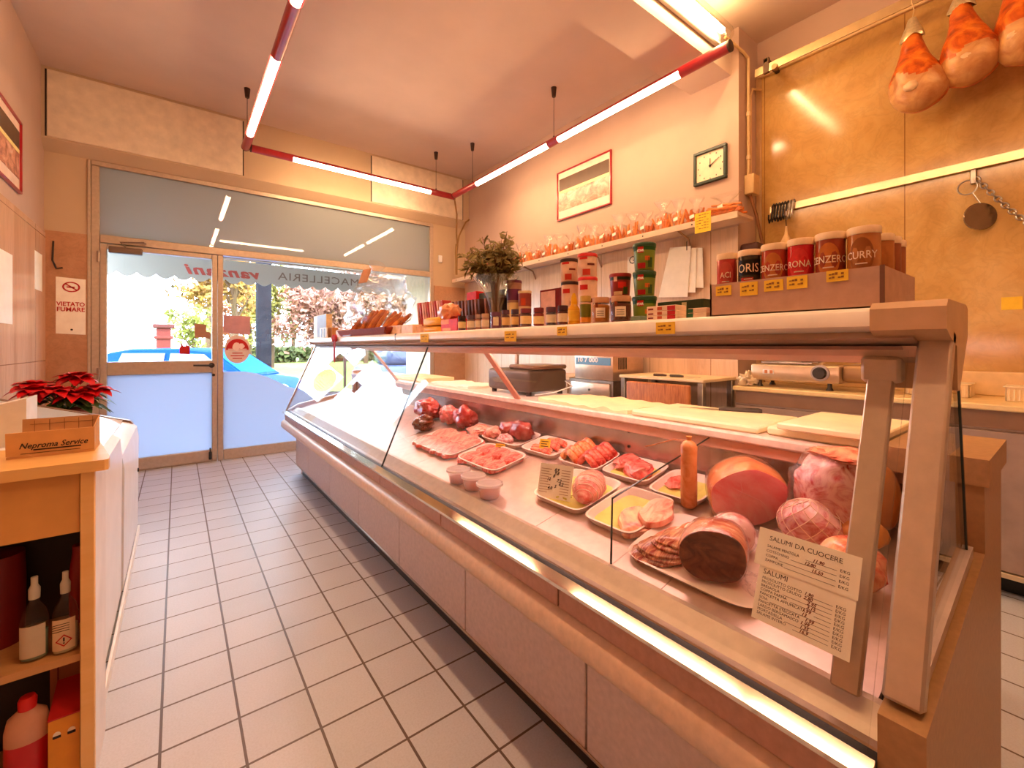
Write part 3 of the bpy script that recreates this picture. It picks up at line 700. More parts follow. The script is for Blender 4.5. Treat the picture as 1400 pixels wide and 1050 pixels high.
M_SAUSO = meat('orange_sausage', (216,84,40), (246,166,104), .42, 36, .25, .5)
M_SAUSR = meat('red_sausage', (196,40,34), (236,120,96), .35, 40, .25, .5)
for i in range(6):
    for side in range(2):
        c = Vector((1.283+.023*i, 1.185+.10*side, 0)); pts = []
        for q in range(9):
            a = math.pi*(q/8)*1.25-.4
            x = c.x+.012*math.sin(a*2); pts.append((x, c.y+.042*math.cos(a), dz(x)+.018+.03*max(0, math.sin(a))+.006*(i % 2)))
        lay(sausage(pts, .0135, i+9*side), 'sausage', M_SAUSO if side else M_SAUSR, '%s curled sausage in the heaped tray, %s from the glass' % (['red', 'orange'][side], ['first', 'second', 'third', 'fourth', 'fifth', 'sixth'][i]), 'sausage', 'coiled sausages')
tray('white tray of red stewing meat under the thin wire, behind the green trays', 1.262, 1.424, .905, 1.11, True)
for i, (x, y, r) in enumerate([(1.33, .98, (.05,.055,.026)), (1.36, 1.05, (.045,.05,.024))]):
    lay(MB().blob((x, y, dz(x)+.026), r, .35, 30+i, 3, TILT, 2, flat=-.018), 'meat_piece', M_VEAL, ['red stewing meat piece beside the standing casing', 'red stewing meat piece next to the coiled sausages'][i], 'meat', 'stewing meat')
tray('white tray lined with green paper beneath the standing pale salami', 1.235, 1.41, .70, .885, True)
lay(MB().blob((1.33, .83, dz(1.33)+.018), (.04,.03,.014), .3, 41, 3, TILT, 2), 'meat_piece', M_VEAL, 'small pink meat scrap on green paper beside the standing salami', 'meat')
tray('green lined tray holding the rolled roast and the price card', 1.0, 1.235, .962, 1.205, True)
t = thing('rolled_roast', 'pink rolled roast tied in fine net on green paper beside the price card', 'meat', (1.11, 1.02, dz(1.11)))
AX = TILT @ rotz(.5); MB().blob((1.11, 1.02, dz(1.11)+.046), (.085,.052,.044), .16, 51, 4, AX, 1.6, flat=-.038).build('roast', M_ROAST, t)
mb = MB()
for i in range(9):
    x = -.07+.0175*i; r = math.sqrt(max(0, 1-(x/.085)**2))
    mb.tube([Vector((1.11, 1.02, dz(1.11)+.046))+AX @ Vector((x, .054*r*math.cos(a), max(-.036, .046*r*math.sin(a)))) for a in [2*math.pi*j/20 for j in range(21)]], .0011, 5)
mb.build('string', M_FAT, t)
mb = MB()
for i in range(10): mb.obox((1.05+.018*(i % 5), 1.10-.02*(i//5), dz(1.07)+.012), (.03,.005,.004), rotz(i*.9))
one(mb, 'garnish', mat((210,196,80), .5), 'pale green herb garnish scattered on the green paper by the rolled roast', 'garnish', None)['kind'] = 'stuff'
# price card
t = thing('price_card', 'cream handwritten price card standing before the rolled roast', 'price card', (1.03, 1.10, dz(1.03)))
pa, pb = Vector((1.02, 1.185, dz(1.02)+.006)), Vector((1.055, 1.055, dz(1.055)+.006))
xd = (pb-pa).normalized(); up = Vector((.20,.03,.98)); up.normalize(); W, Hh = (pb-pa).length, .118
MB().slab(pa, pb, pb+up*Hh, pa+up*Hh, .0015).build('card', M_CREAMP, t, False)
nn = xd.cross(up).normalized()*.0024
mb = MB()
for i in range(10):
    s = pa+nn+up*(Hh*(.84-.075*i)); mb.quad(s+xd*.006, s+xd*(.05-.01*(i % 2)), s+xd*(.05-.01*(i % 2))+up*.0018, s+xd*.006+up*.0018); mb.quad(s+xd*.09, s+xd*.125, s+xd*.125+up*.0018, s+xd*.09+up*.0018)
mb.build('printed_lines', mat((176,140,112), .8), t, False)
mb = MB()
for i, (s, f, h) in enumerate([('8.9', .45, .80), ('9.8', .46, .71), ('8', .42, .62), ('12', .25, .52), ('7.2', .55, .50), ('6.2', .62, .41), ('5', .50, .33), ('4.0', .30, .27)]):
    mb.join(text_mb(s, .015, pa+nn*1.1+xd*(W*f)+up*(Hh*h), xd, up, .3, bold=.0004))
mb.build('handwriting', M_INK, t, False)
tray('green lined tray with ham steaks, next to the plastic divider', .995, 1.225, .755, .95, True)
for i, (x, y, r, rt) in enumerate([(1.075, .80, (.075,.05), .5), (1.13, .765, (.075,.045), .2)]):
    t = slice_mb((x, y, 0), r, .013, 60+i, .1, rt, .25, .004+.012*i)
    lay(t, 'ham_steak', [M_PROSC, M_PORK][i], ['raw ham steak with a brown edge on the green tray by the divider', 'pale fatty ham slice overlapping the brown edged ham steak'][i], 'meat', 'ham steaks')
# standing pale salami
t = thing('pale_salami', 'pale orange salami standing upright and tied with string at its top', 'salami', (1.236, .729, dz(1.236)+.006))
MB().lathe([(0,0), (.018,.001), (.0235,.008), (.024,.06), (.023,.14), (.0245,.185), (.016,.198), (.006,.203), (.009,.215), (0,.217)], (1.236,.729,dz(1.236)+.006), 24).build('casing', M_GUT, t)
MB().tube([(1.236,.729,dz(1.236)+.208), (1.27,.80,dz(1.262)+.19), (1.285,.86,dz(1.262)+.165), (1.30,.93,dz(1.3)+.13)], .0018, 6).build('string', M_BOARDW, t)
# cups
for i, (x, y) in enumerate([(.925, 1.345), (.928, 1.462), (.925, 1.572)]):
    t = thing('plastic_cup', 'clear plastic cup of pink spread with lid, %s' % ['closest to the price card', 'middle one of the row', 'closest to the veal tray'][i], 'cup', (x, y, dz(x)), 'lidded cups on the deck')
    z = dz(x)
    MB().lathe([(0,.0), (.036,.0), (.044,.046), (.0445,.05)], (x,y,z), 28).build('cup', glass_mat('cup_wall', .06, (.97,.94,.93), .1, .3, (.95,.82,.78,1)) if i == 0 else CUPM, t)
    CUPM = bpy.data.materials['cup_wall']
    MB().lathe([(0,.002), (.0335,.002), (.036,.018), (.034,.02), (0,.02)], (x,y,z), 24).build('spread', M_PORK, t)
    MB().lathe([(.044,.044), (.0505,.046), (.0505,.054), (.046,.057), (.043,.053), (.012,.054), (0,.053)], (x,y,z), 28).build('lid', glass_mat('cup_lid', .06, (.96,.93,.92), .1, .6, (.97,.88,.84,1)), t)
# large cooked ham
t = thing('cooked_ham', 'large cooked ham with a broad pink cut face under clear wrapping', 'ham', (1.30, .60, dz(1.3)))
fd = Vector((-.80,-.60,0)).normalized(); sd = Vector((.60,-.80,0)).normalized(); c0 = Vector((1.235, .555, dz(1.235)+.002))
def ham_ring(k, back, n=40):
    o = []
    for i in range(n):
        a = 2*math.pi*i/n; x = math.cos(a)*.096*k; z = .078+math.sin(a)*(.078 if math.sin(a) > 0 else .074)*k
        x += .012*mnoise.noise(Vector((math.cos(a)*1.4, math.sin(a)*1.4, 2.2))); z = max(z, .004)
        q = sd*x-fd*back; o.append(c0+q+Vector((0,0,z+.2158*q.x)))
    return o
n = 40; rings = [ham_ring(1, 0), ham_ring(1.04, .03), ham_ring(1.02, .07), ham_ring(.9, .11), ham_ring(.6, .135)]
MB().add([q for r in rings for q in r], [(k*n+i, k*n+(i+1) % n, (k+1)*n+(i+1) % n, (k+1)*n+i) for k in range(4) for i in range(n)]+[tuple(range(4*n, 5*n))]).build('rind', M_HAMRIM, t)
f = ham_ring(.90, -.003); g = ham_ring(1.0, .0)
MB().add(f+g, [tuple(range(n))]+[(i, (i+1) % n, n+(i+1) % n, n+i) for i in range(n)]).build('cut_face', M_HAMPINK, t)
mb = MB()
for s in ([(-.05,.11),(-.01,.092),(.03,.075),(.06,.045)], [(-.02,.13),(-.015,.10),(-.03,.06)], [(.02,.115),(.05,.10)]):
    mb.tube([c0+fd*.0022+sd*a+Vector((0,0,b)) for a, b in s], [.0008]+[.0016]*(len(s)-2)+[.0005], 5)
mb.build('fat_veins', mat((250,160,160), .3), t)
rr = [ham_ring(1.05, -.008), ham_ring(1.08, .04), ham_ring(1.05, .09), ham_ring(.8, .13), ham_ring(.3, .15)]
mb = MB().add([q for r in rr for q in r], [(k*n+i, k*n+(i+1) % n, (k+1)*n+(i+1) % n, (k+1)*n+i) for k in range(4) for i in range(n)]+[tuple(range(n))])
mb.add([c0+sd*-.06+Vector((0,0,.135)), c0+sd*-.035+Vector((0,0,.15)), c0+sd*-.03+Vector((0,0,.185)), c0+sd*-.06+Vector((0,0,.175))], [(0,1,2,3)])
mb.build('wrapping_film', M_WRAP, t)
# bagged meat by the end of the case
t = thing('ham_shank', 'large bagged ham piece with a smooth tan side next to the aluminium post', 'ham', (1.38, .34, dz(1.38)))
c = Vector((1.318, .375, dz(1.36)+.112)); m = rotz(R(-25))
MB().blob(c, (.085,.075,.088), .2, 71, 4, m, 1.3, flat=-.088, power=.75).build('meat', M_COPPA, t)
MB().blob(c+Vector((.038,-.055,-.012)), (.062,.055,.085), .10, 72, 4, m, 1.2, power=.8).build('tan_rind', mat((206,130,66), .35, 0, .12, 9), t)
MB().blob(c, (.095,.085,.096), .22, 71, 4, m, 1.3, flat=-.088, power=.72).build('wrapping_film', M_WRAP, t)
MB().blob(c+Vector((0,-.01,.085)), (.06,.075,.018), .35, 73, 3, m, 2.0).build('top_crust', M_PROSC, t)
t = thing('netted_salami', 'round salami in white netting between the cooked ham and the price list', 'salami', (1.23, .40, dz(1.23)))
c = Vector((1.225, .405, dz(1.225)+.064)); MB().blob(c, (.062,.068,.056), .1, 74, 4, None, 1.6).build('meat', M_COPPA, t)
mb = MB()
for i in range(10):
    a0 = math.pi*i/10
    for tw in (1, -1):
        mb.tube([c+Vector((.0645*math.sin(b)*math.cos(a0*2+tw*b*.9), .0705*math.sin(b)*math.sin(a0*2+tw*b*.9), .0585*math.cos(b))) for b in [math.pi*j/16 for j in range(17)]], .0011, 5)
mb.build('net', M_FAT, t)
lay(MB().blob((1.27, .315, dz(1.27)+.05), (.06,.05,.035), .15, 75, 3, None, 1.6), 'smoked_meat', mat((230,150,70), .4, 0, .1, 10), 'orange tan smoked piece at the end of the case behind the price list', 'food')
lay(MB().blob((1.12, .295, dz(1.12)+.066), (.06,.06,.05), .2, 76, 3, None, 1.6), 'meat_joint', M_PROSC, 'raw ham joint between the price list and the aluminium post', 'meat')
# long cream tray with sliced cold cuts and the dark salami
tray('long cream tray of cold cuts against the price list', .93, 1.185, .40, .745, False, .016)
for i in range(5):
    lay(slice_mb((.985+.012*i, .672-.014*i, 0), (.045,.07), .007, 80+i, .05, .55, .3, .004+.008*i), 'speck_slice', M_SPECK,
        'dark red fat striped slice in the pile beside the dark salami, %s layer up' % ['lowest', 'second', 'third', 'fourth', 'top'][i], 'meat', 'pile of speck slices')
for i in range(4):
    lay(slice_mb((1.075+.008*i, .655-.022*i, 0), (.055,.06), .008, 90+i, -.05, .2, .3, .004+.009*i), 'bacon_slice', [M_PORK, M_FAT, M_PROSC, M_FAT][i],
        'pale bacon slice behind the dark red slices, %s in its pile' % ['lowest', 'second up', 'third up', 'topmost'][i], 'meat', 'pile of bacon slices')
t = thing('coppa', 'round marbled red and white coppa in clear film behind the dark salami', 'salami', (1.105, .53, dz(1.1)))
c = Vector((1.105, .535, dz(1.105)+.055)); MB().blob(c, (.05,.052,.05), .06, 101, 4, None, 1.5).build('meat', M_COPPA, t)
mb = MB().blob(c, (.054,.056,.054), .08, 102, 4, None, 1.8)
mb.blob(c+Vector((.04,-.055,-.01)), (.022,.03,.022), .6, 103, 3, None, 2.5); mb.build('wrapping_film', M_WRAP, t)
t = thing('dark_salami', 'thick cured beef half with a dark brown cut face next to the price list', 'salami', (1.0, .50, dz(1.0)))
def loaf(c, fd, rx, rz, steps, n=36, sq=.8):
    fd = Vector(fd).normalized(); sd = Vector((-fd.y, fd.x, 0)); out = []
    for sc, back in steps:
        ring = []
        for i in range(n):
            a = 2*math.pi*i/n; e = sq
            u = math.copysign(abs(math.cos(a))**e, math.cos(a))*rx*sc; w = math.copysign(abs(math.sin(a))**e, math.sin(a))*rz*sc
            k = 1+.06*mnoise.noise(Vector((math.cos(a)*1.5, math.sin(a)*1.5, back*9))); q = sd*u*k-fd*back
            ring.append(Vector(c)+q+Vector((0, 0, w*k+.2158*q.x)))
        out.append(ring)
    return out
def skin_mb(rings, cap0=False, cap1=True):
    n = len(rings[0]); f = [(k*n+i, k*n+(i+1) % n, (k+1)*n+(i+1) % n, (k+1)*n+i) for k in range(len(rings)-1) for i in range(n)]
    if cap0: f.append(tuple(range(n))[::-1])
    if cap1: f.append(tuple(range((len(rings)-1)*n, len(rings)*n)))
    return MB().add([q for r in rings for q in r], f)
c = Vector((.972, .515, dz(.972)+.071)); fd = Vector((-.93,-.37,0))
skin_mb(loaf(c, fd, .071, .056, [(1, 0), (1.03, .015), (1.0, .04), (.9, .065), (.6, .085)])).build('rind', M_PROSC, t)
skin_mb(loaf(c, fd, .071, .056, [(1.0, 0), (.985, -.0025)])).build('cut_face', M_RIND, t)
mb = skin_mb(loaf(c, fd, .071, .056, [(1.03, -.006), (1.06, .015), (1.04, .04), (.94, .068), (.64, .092)]))
mb.blob(c+Vector((.02,-.088,-.035)), (.02,.028,.024), .7, 104, 3, None, 2.6); mb.build('wrapping_film', M_WRAP, t)
tagcard('yellow price tag standing by the dark cured cuts', on_deck(683, 618, .0)+Vector((0,0,.004)), .05, .035)
tagcard('yellow price tag stuck in the loose sausages', Vector((1.30, 1.46, dz(1.30)+.022)), .05, .045)
# ------------------------------------------------------------------ price list taped inside the front glass
t = thing('price_list', 'cream two part typed price list taped inside the glass near the end of the case', 'price list', (.875, .30, .71))
GD = Vector((gx1-gx0, 0, gz1-gz0)).normalized(); gi = -nrm if nrm.x > 0 else nrm
nin = Vector((GD.z, 0, -GD.x))                      # towards the inside of the case
def on_glass(y, s, off=.004): return Vector((gx0, y, gz0))+GD*s+nin*off
def sheet(y0, y1, s0, s1, off):
    return MB().slab(on_glass(y0, s0, off), on_glass(y1, s0, off), on_glass(y1, s1, off), on_glass(y0, s1, off), .0008)
sheet(.376, .226, .105, .208, .0093).build('sheet', M_CREAMP, t, False)
sheet(.386, .224, .198, .266, .0078).build('sheet', M_CREAMP, t, False)
xd = Vector((0,-1,0))
def line(mb, s, txt, size, y, off=.0066, bold=.0): mb.join(text_mb(txt, size, on_glass(y, s, off), xd, GD, bold=bold))
mb = MB(); pen = MB(); rl = MB()
line(mb, .247, 'SALUMI DA CUOCERE', .0118, .366)
def row(s, txt, price, off):
    line(mb, s, txt, .0066, .368, off)
    line(mb, s-.001, 'E/KG', .0066, .252, off)
    w = .368-len(txt)*.0046
    rl.slab(on_glass(w, s-.001, off), on_glass(.256, s-.001, off), on_glass(.256, s-.0005, off), on_glass(w, s-.0005, off), .0002)
    if price: pen.join(text_mb(price, .0078, on_glass(.305-.006*(len(txt) % 3), s, off), xd, GD, .3, bold=.0002))
for i, (a, b) in enumerate([('SALAME PENTOLA', '11.90'), ('COTECHINO', '12.80'), ('COPPA', '15.50'), ('ZAMPONE', '')]): row(.234-.0085*i, a, b, .0066)
line(mb, .186, 'SALUMI', .0125, .368, .0082)
for i, (a, b) in enumerate([('PROSCIUTTO COTTO', '1.90'), ('PROSCIUTTO CRUDO', '2.80'), ('BRESAOLA', '2.95'), ('COPPA PARMA', '3.15'), ('PANCETTA AFFUMICATA', '1.99'), ('SOIA', '13'), ('PANCETTA STECCATA', '1.99'), ('LARDO BERGAMASCO', '1.99'), ('MORTADELLA', '1.35'), ('SALAME INTERO', '16.9')]):
    row(.1765-.0068*i, a, b, .0082)
mb.build('lettering', M_INK, t, False); pen.build('handwriting', M_PEN, t, False); rl.build('ruled_lines', M_INK, t, False)

# ------------------------------------------------------------------ on the worktop of the case
ZW = .9305
def cutting_board(label, x0, x1, y0, y1, h, z0=ZW): return one(MB().box(x0, x1, y0, y1, z0, z0+h, .006), 'cutting_board', M_CREAMB, label, 'cutting board')
cutting_board('cream cutting board carrying the knife on the case worktop', 1.40, 1.72, .60, 1.07, .022)
cutting_board('cream cutting board next to the aluminium post at the end of the worktop', 1.42, 1.74, .31, .585, .026)
one(MB().box(1.39, 1.745, .305, .545, ZW+.0265, ZW+.046, .004), 'cutting_board', M_CREAMB, 'thin pale board stacked on the cutting board nearest the aluminium post', 'cutting board')
def cloth(x0, x1, y0, y1, z, seed, amp=.012, nx=26, ny=40):
    mb = MB(); vs = []
    for k in (0, 1):
        for i in range(nx+1):
            for j in range(ny+1):
                x = x0+(x1-x0)*i/nx; y = y0+(y1-y0)*j/ny
                wv = mnoise.noise(Vector((x*9, y*14, seed))); e = .02*mnoise.noise(Vector((x*5, seed, y*5)))
                h = amp*(wv*.5+.5)+.006*math.sin(y*60+x*8)*.5
                vs.append((x+e, y+e*.7, z+(max(.003, .005+h) if k else .0)))
    m = (nx+1)*(ny+1); fs = []
    for i in range(nx):
        for j in range(ny):
            a = i*(ny+1)+j; fs += [(m+a, m+a+1, m+a+ny+2, m+a+ny+1), (a, a+ny+1, a+ny+2, a+1)]
    edge = [i*(ny+1) for i in range(nx+1)]+[nx*(ny+1)+j for j in range(1, ny+1)]+[i*(ny+1)+ny for i in range(nx-1, -1, -1)]+[j for j in range(ny-1, 0, -1)]
    for a, b in zip(edge, edge[1:]+edge[:1]): fs.append((a, b, m+b, m+a))
    return mb.add(vs, fs)
one(cloth(1.40, 1.72, 1.085, 1.62, ZW, 3.3, .018), 'cloth', mat((248,226,180), .8, 0, .04, 20), 'cream cloth spread over the worktop beside the cutting board', 'cloth', ang=80)
t = thing('butcher_knife', 'long knife with a dark handle lying on the cream cutting board', 'knife', (1.66, .86, ZW+.022))
ka, kb = Vector((1.60, .985, ZW+.0245)), Vector((1.715, .72, ZW+.0265)); d = (kb-ka).normalized(); s = Vector((0,0,1)).cross(d)
mid = ka+(kb-ka)*.5
MB().add([ka, mid+s*.014, mid-s*.014, ka+Vector((0,0,.0015)), mid+s*.014+Vector((0,0,.002)), mid-s*.014+Vector((0,0,.002))], [(0,2,1), (3,4,5), (0,1,4,3), (1,2,5,4), (2,0,3,5)]).build('blade', M_STEEL, t, False)
MB().tube([mid, mid+d*.02, mid+d*.07, kb-d*.012, kb], [.009,.012,.0105,.0125,.009], 12).build('handle', M_DARKM, t)
# counter scale at the far side of the worktop
t = thing('counter_scale', 'dark counter scale with a flat weighing plate on the far worktop', 'scale', (1.62, 2.0, ZW))
MB().box(1.47, 1.76, 1.78, 2.16, ZW+.02, ZW+.14, .02, seg=3).build('body', mat((74,60,50), .4, .1), t)
MB().box(1.49, 1.75, 1.77, 1.98, ZW+.142, ZW+.165, .008).build('weighing_plate', mat((120,92,70), .3, .5), t)
MB().box(1.466, 1.472, 1.99, 2.10, ZW+.06, ZW+.09, .003).build('display', mat((110,104,92), .2), t)
for x in (1.5, 1.73):
    for y in (1.81, 2.13): MB().cyl((x, y, ZW), (x, y, ZW+.03), .015).build('foot', M_BLACK, t)
MB().cyl((1.66, 2.12, ZW+.13), (1.66, 2.12, ZW+.24), .014).build('column', M_ALU, t)
MB().tube([(1.76, 1.85, ZW+.09), (1.72, 1.70, ZW+.05), (1.60, 1.72, ZW+.02), (1.50, 1.76, ZW+.01)], .003, 6).build('lead', M_WHITEP, t)
one(cloth(1.45, 1.72, 2.35, 2.85, ZW, 8.1, .01), 'paper_stack', M_CREAMP, 'loose stack of wrapping paper on the far worktop beyond the scale', 'paper', ang=80)
one(MB().box(1.44, 1.70, 2.95, 3.5, ZW, ZW+.03, .004), 'cutting_board', M_CREAMB, 'cream cutting board at the far end of the worktop by the wrapping paper', 'cutting board')
# ------------------------------------------------------------------ goods on the case top
ZT2 = 1.2705
def spot(u, x): a, b, c = ray(u, HOR); return Vector((x, x/a*b, ZT2))
def width_at(p, px):
    d = p.x*SY+p.y*CY; xc = (p.x*CY-p.y*SY)/d
    return px*d/FPX/math.sqrt(1+xc*xc)
def zat(p, v): return EYE+(HOR-v)/FPX*(p.x*SY+p.y*CY)
def face_ang(p): return math.atan2(-p.y, -p.x)
def wrap_band(mb, c, r, z0, z1, a0, a1, n=14, e=.0006, mi=0):
    vs = []
    for z in (z0, z1):
        for i in range(n+1):
            a = a0+(a1-a0)*i/n; vs.append((c[0]+(r+e)*math.cos(a), c[1]+(r+e)*math.sin(a), z))
    return mb.add(vs, [(i, i+1, n+2+i, n+1+i) for i in range(n)], mi)
def jar(name, label, u, x, wpx, vtop, body, lab, lid, group=None, lidh=.018, cat='jar', base=None, glassy=True):
    p = spot(u, x); 
    if base: p.z = base
    r = width_at(p, wpx)/2; h = zat(p, vtop)-p.z
    t = thing(name, label, cat, p, group)
    if glassy:
        MB().lathe([(0,0), (r*.9,0), (r,.006), (r,h*.70), (r*.86,h*.78), (r*.86,h-lidh)], p, 24).build('glass_body', M_CLEAR, t)
        MB().lathe([(0,.004), (r*.93,.004), (r*.95,h*.66), (r*.8,h*.72), (0,h*.72)], p, 20).build('filling', body, t)
    else: MB().lathe([(0,0), (r*.94,0), (r,.005), (r,h-lidh), (r*.95,h-lidh)], p, 24).build('tin_body', body, t)
    MB().lathe([(r*.9,h-lidh), (r*.94,h-lidh), (r*.95,h-.003), (r*.9,h), (0,h)], p, 24).build('lid', lid, t)
    if lab:
        a = face_ang(p)
        if not isinstance(lab, (list, tuple)): lab = [(lab, .18, .60, 1.25)]
        for m, z0, z1, wa in lab: wrap_band(MB(), p, r, p.z+h*z0, p.z+h*z1, a-wa, a+wa).build('label', m, t)
    return t, p, r, h
c = lambda r, g, b, ro=.45: mat((r, g, b), ro, 0, .08, 30, spec=.2 if ro > .4 else .5)
L1 = c(246,214,150); L2 = c(240,220,190); L3 = c(236,190,120)
DK = c(86,34,38,.35); DK2 = c(70,46,60,.35); BR = c(96,50,26,.35); AM = c(170,90,30,.3); PUR = c(110,44,84,.35)
G = 'preserve jars along the front of the case top'
row_ = [(631.5, 11, 432, DK, L1, c(60,40,34), 'brown jar with a cream label, next to the red packet'), (643.5, 11, 431, c(150,120,110), L2, c(96,78,92), 'grey lidded jar second from the red packet'),
    (653.5, 8, 430, c(190,130,110), L2, c(180,150,140), 'slim pale jar third from the red packet'), (663.5, 11, 429, c(200,150,130), L2, c(200,160,130), 'pale pink jar beside the purple jar'),
    (678, 15, 427, PUR, [(L2, .2, .7, .5)], c(110,70,90), 'tall purple jar standing under the glass vase'), (691.5, 11, 424, DK, L3, c(96,60,70), 'dark jar with a tan label just beyond the purple jar'),
    (704, 11, 423, DK, L3, DK2, 'dark red jar with tan label below the purple capped tub'), (719, 16, 422, DK, L1, c(120,50,60), 'wide dark red jar with a yellow label under the striped tub'),
    (736.5, 15, 421, c(150,50,40), [(L1, .15, .55, 1.3)], c(130,54,56), 'red lidded jar with a yellow label beside the wide dark jar'), (753.5, 15, 420, DK2, L2, c(100,64,76), 'mauve lidded jar with a white label between two dark jars'),
    (769.5, 15, 418, DK, L2, c(64,36,40), 'dark jar with a white label next to the honey bottle')]
for u, w, vt, b, l, ld, lb in row_: jar('preserve_jar', lb, u, 1.06, w, vt, b, l, ld, G)
# honey bottle
p = spot(784.5, 1.05); r = width_at(p, 17)/2; h = zat(p, 401)-p.z
t = thing('honey_bottle', 'golden honey bottle with a yellow cone cap in the front row', 'bottle', p)
MB().lathe([(0,0), (r*.92,0), (r,.006), (r*.98,h*.5), (r*.55,h*.62), (r*.5,h*.66)], p, 24).build('bottle', c(226,160,30,.15), t)
MB().lathe([(r*.52,h*.64), (r*.56,h*.70), (r*.42,h*.88), (r*.2,h), (0,h)], p, 20).build('cap', c(236,176,30), t)
a = face_ang(p); wrap_band(MB(), p, r, p.z+h*.12, p.z+h*.45, a-1.0, a+1.0).build('label', c(246,200,70), t)
jar('preserve_jar', 'orange and green labelled jar with a brass lid next to the honey bottle', 800.5, 1.05, 16, 405, c(220,150,60), [(c(120,120,40), .25, .7, 1.1), (c(236,150,50), .08, .22, 1.1)], c(206,170,90), 'gold lidded jars')
for u, w, vt, bd, lb in ((821.5, 25, 407, c(190,120,50), 'olive brown jar with hanging white tag, beside the orange and green jar'), (849, 29, 405, c(96,46,24), 'wide dark chocolate spread jar with hanging white tag')):
    t, p, r, h = jar('spread_jar', lb, u, 1.05, w, vt, bd, None, c(200,150,110), 'gold lidded jars')
    a = face_ang(p)
    wrap_band(MB(), p, r, p.z+h*.2, p.z+h*.58, a-.55, a+.45, e=.0012).build('tag', c(250,232,206), t)
    wrap_band(MB(), p, r, p.z+h*.6, p.z+h*.78, a-.62, a-.3, e=.0016).build('wax_seal', c(130,60,30), t)
    mb = MB()
    for i in range(3): wrap_band(mb, p, r, p.z+h*(.28+.08*i), p.z+h*(.30+.08*i), a-.4, a+.3, e=.0016)
    mb.build('small_print', M_INK, t, False)
# second row: tins, tubs, boxes
def drum(name, label, u, x, wpx, v0, v1, body, lid, bands, group, cat='tub', taper=1.0, stars=None, lidh=.012):
    p = spot(u, x); 
    z0 = zat(p, v1) if v1 else p.z
    p.z = max(z0, ZT2); r = width_at(p, wpx)/2; h = zat(p, v0)-p.z
    t = thing(name, label, cat, p, group)
    MB().lathe([(0,0), (r*taper*.95,0), (r*taper,.003), (r,h-lidh), (r*.95,h-lidh)], p, 28).build('tub_body', body, t)
    MB().lathe([(r*1.0,h-lidh), (r*1.05,h-lidh), (r*1.06,h-.003), (r*1.0,h), (r*.96,h-.002), (0,h-.002)], p, 28).build('lid', lid, t)
    a = face_ang(p)
    rr = lambda f: r*(taper+(1-taper)*f)
    for m, f0, f1, a0, a1 in bands:
        vs = []; n = 12
        for f in (f0, f1):
            for i in range(n+1):
                q = a+a0+(a1-a0)*i/n; vs.append((p.x+(rr(f)+.0012)*math.cos(q), p.y+(rr(f)+.0012)*math.sin(q), p.z+h*f))
        MB().add(vs, [(i, i+1, n+2+i, n+1+i) for i in range(n)]).build('label', m, t)
    if stars:
        text_mb('STAR', h*.11, (0, 0, p.z+h*.665), (1,0,0), (0,0,1), align='CENTER', bold=.0006, wrap=(p, rr(.7)+.003, a-.35)).build('lettering', c(250,240,230), t, False)
    return p, r, h
GRN = c(122,142,40,.3); GLD = c(28,70,36,.35); PINKW = c(236,196,170); REDL = c(214,40,40,.35)
stk = [('lowest green tub of the stack, resting on the case top', 883, 35, 406, None), ('middle green tub of the stack of three', 880.5, 33, 372, 406), ('topmost green tub of the stack, nearest the shelf', 879.5, 33, 334, 371)]
zprev = None
for lb, u, w, v0, v1 in stk:
    p, r, h = drum('soup_tub', lb, 881, 1.16, w-2, v0, v1, GRN, GLD, [(c(40,84,40), .72, .88, -1.3, 1.3), (c(200,40,30), .62, .84, -.62, -.08), (c(226,120,50), .34, .5, .05, .5), (c(170,30,26), .06, .26, -.7, .1), (c(60,90,40), .1, .45, .35, .8)], 'stock tubs in the middle of the case top', taper=.86, stars=True)
for lb, v0, v1 in (('red tub with a dark red lid beneath the other, behind the spread jar', 407, None), ('upper red tub with a dark red lid, beside the green tubs', 375, 406)):
    drum('soup_tub', lb, 848, 1.16, 29, v0, v1, c(150,36,28,.3), c(150,24,28,.35), [(c(50,50,36), .70, .88, -1.2, 1.2), (c(236,200,180), .64, .84, -.65, -.3), (c(220,50,40), .35, .6, -.2, .6), (c(70,84,36), .08, .4, .3, .8), (c(226,190,150), .05, .2, -.7, .2)], 'red stock tubs', taper=.88)
for lb, u, v0, v1, ld in (('lower red lidded cream tin behind the honey bottle', 803.5, 380, None, REDL), ('upper red lidded cream tin, topmost behind the honey bottle', 803, 348, 380, REDL), ('lower dark lidded cream tin beside the dark red carton', 779, 386, None, c(60,40,36)), ('upper dark lidded cream tin beside the red lidded tins', 778, 355, 386, c(60,40,36))):
    drum('stock_tin', lb, u, 1.20, 26 if u > 790 else 23, v0, v1, PINKW, ld, [(c(196,40,36), .74, .84, -.9, .0), (c(120,50,40), .48, .56, .0, .8), (c(196,60,40), .06, .32, -.5, .3)], 'cream stock tins', 'tin')
def box_at(name, label, u0, u1, x, v0, v1, depth, m, cat, group=None, lab=None, lean=0.0):
    a, b = spot(u0, x), spot(u1, x); z1 = zat(a.lerp(b, .5), v0); z0 = ZT2 if v1 is None else max(ZT2, zat(a.lerp(b, .5), v1))
    t = thing(name, label, cat, (x+depth/2, (a.y+b.y)/2, z0), group)
    mb = MB().box(x, x+depth, b.y, a.y, z0, z1, .0015); mb.build('carton', m, t, False)
    if lab:
        for m2, f0, f1, g0, g1 in lab:
            MB().box(x-.0008, x, a.y+(b.y-a.y)*f0, a.y+(b.y-a.y)*f1, z0+(z1-z0)*g0, z0+(z1-z0)*g1).build('label', m2, t, False)
    return t
box_at('carton', 'dark red carton with a shiny pale front behind the jars', 738, 768, 1.24, 395, None, .07, c(120,30,36), 'carton', None, [(c(226,180,176,.2), .05, .72, .05, .95)])
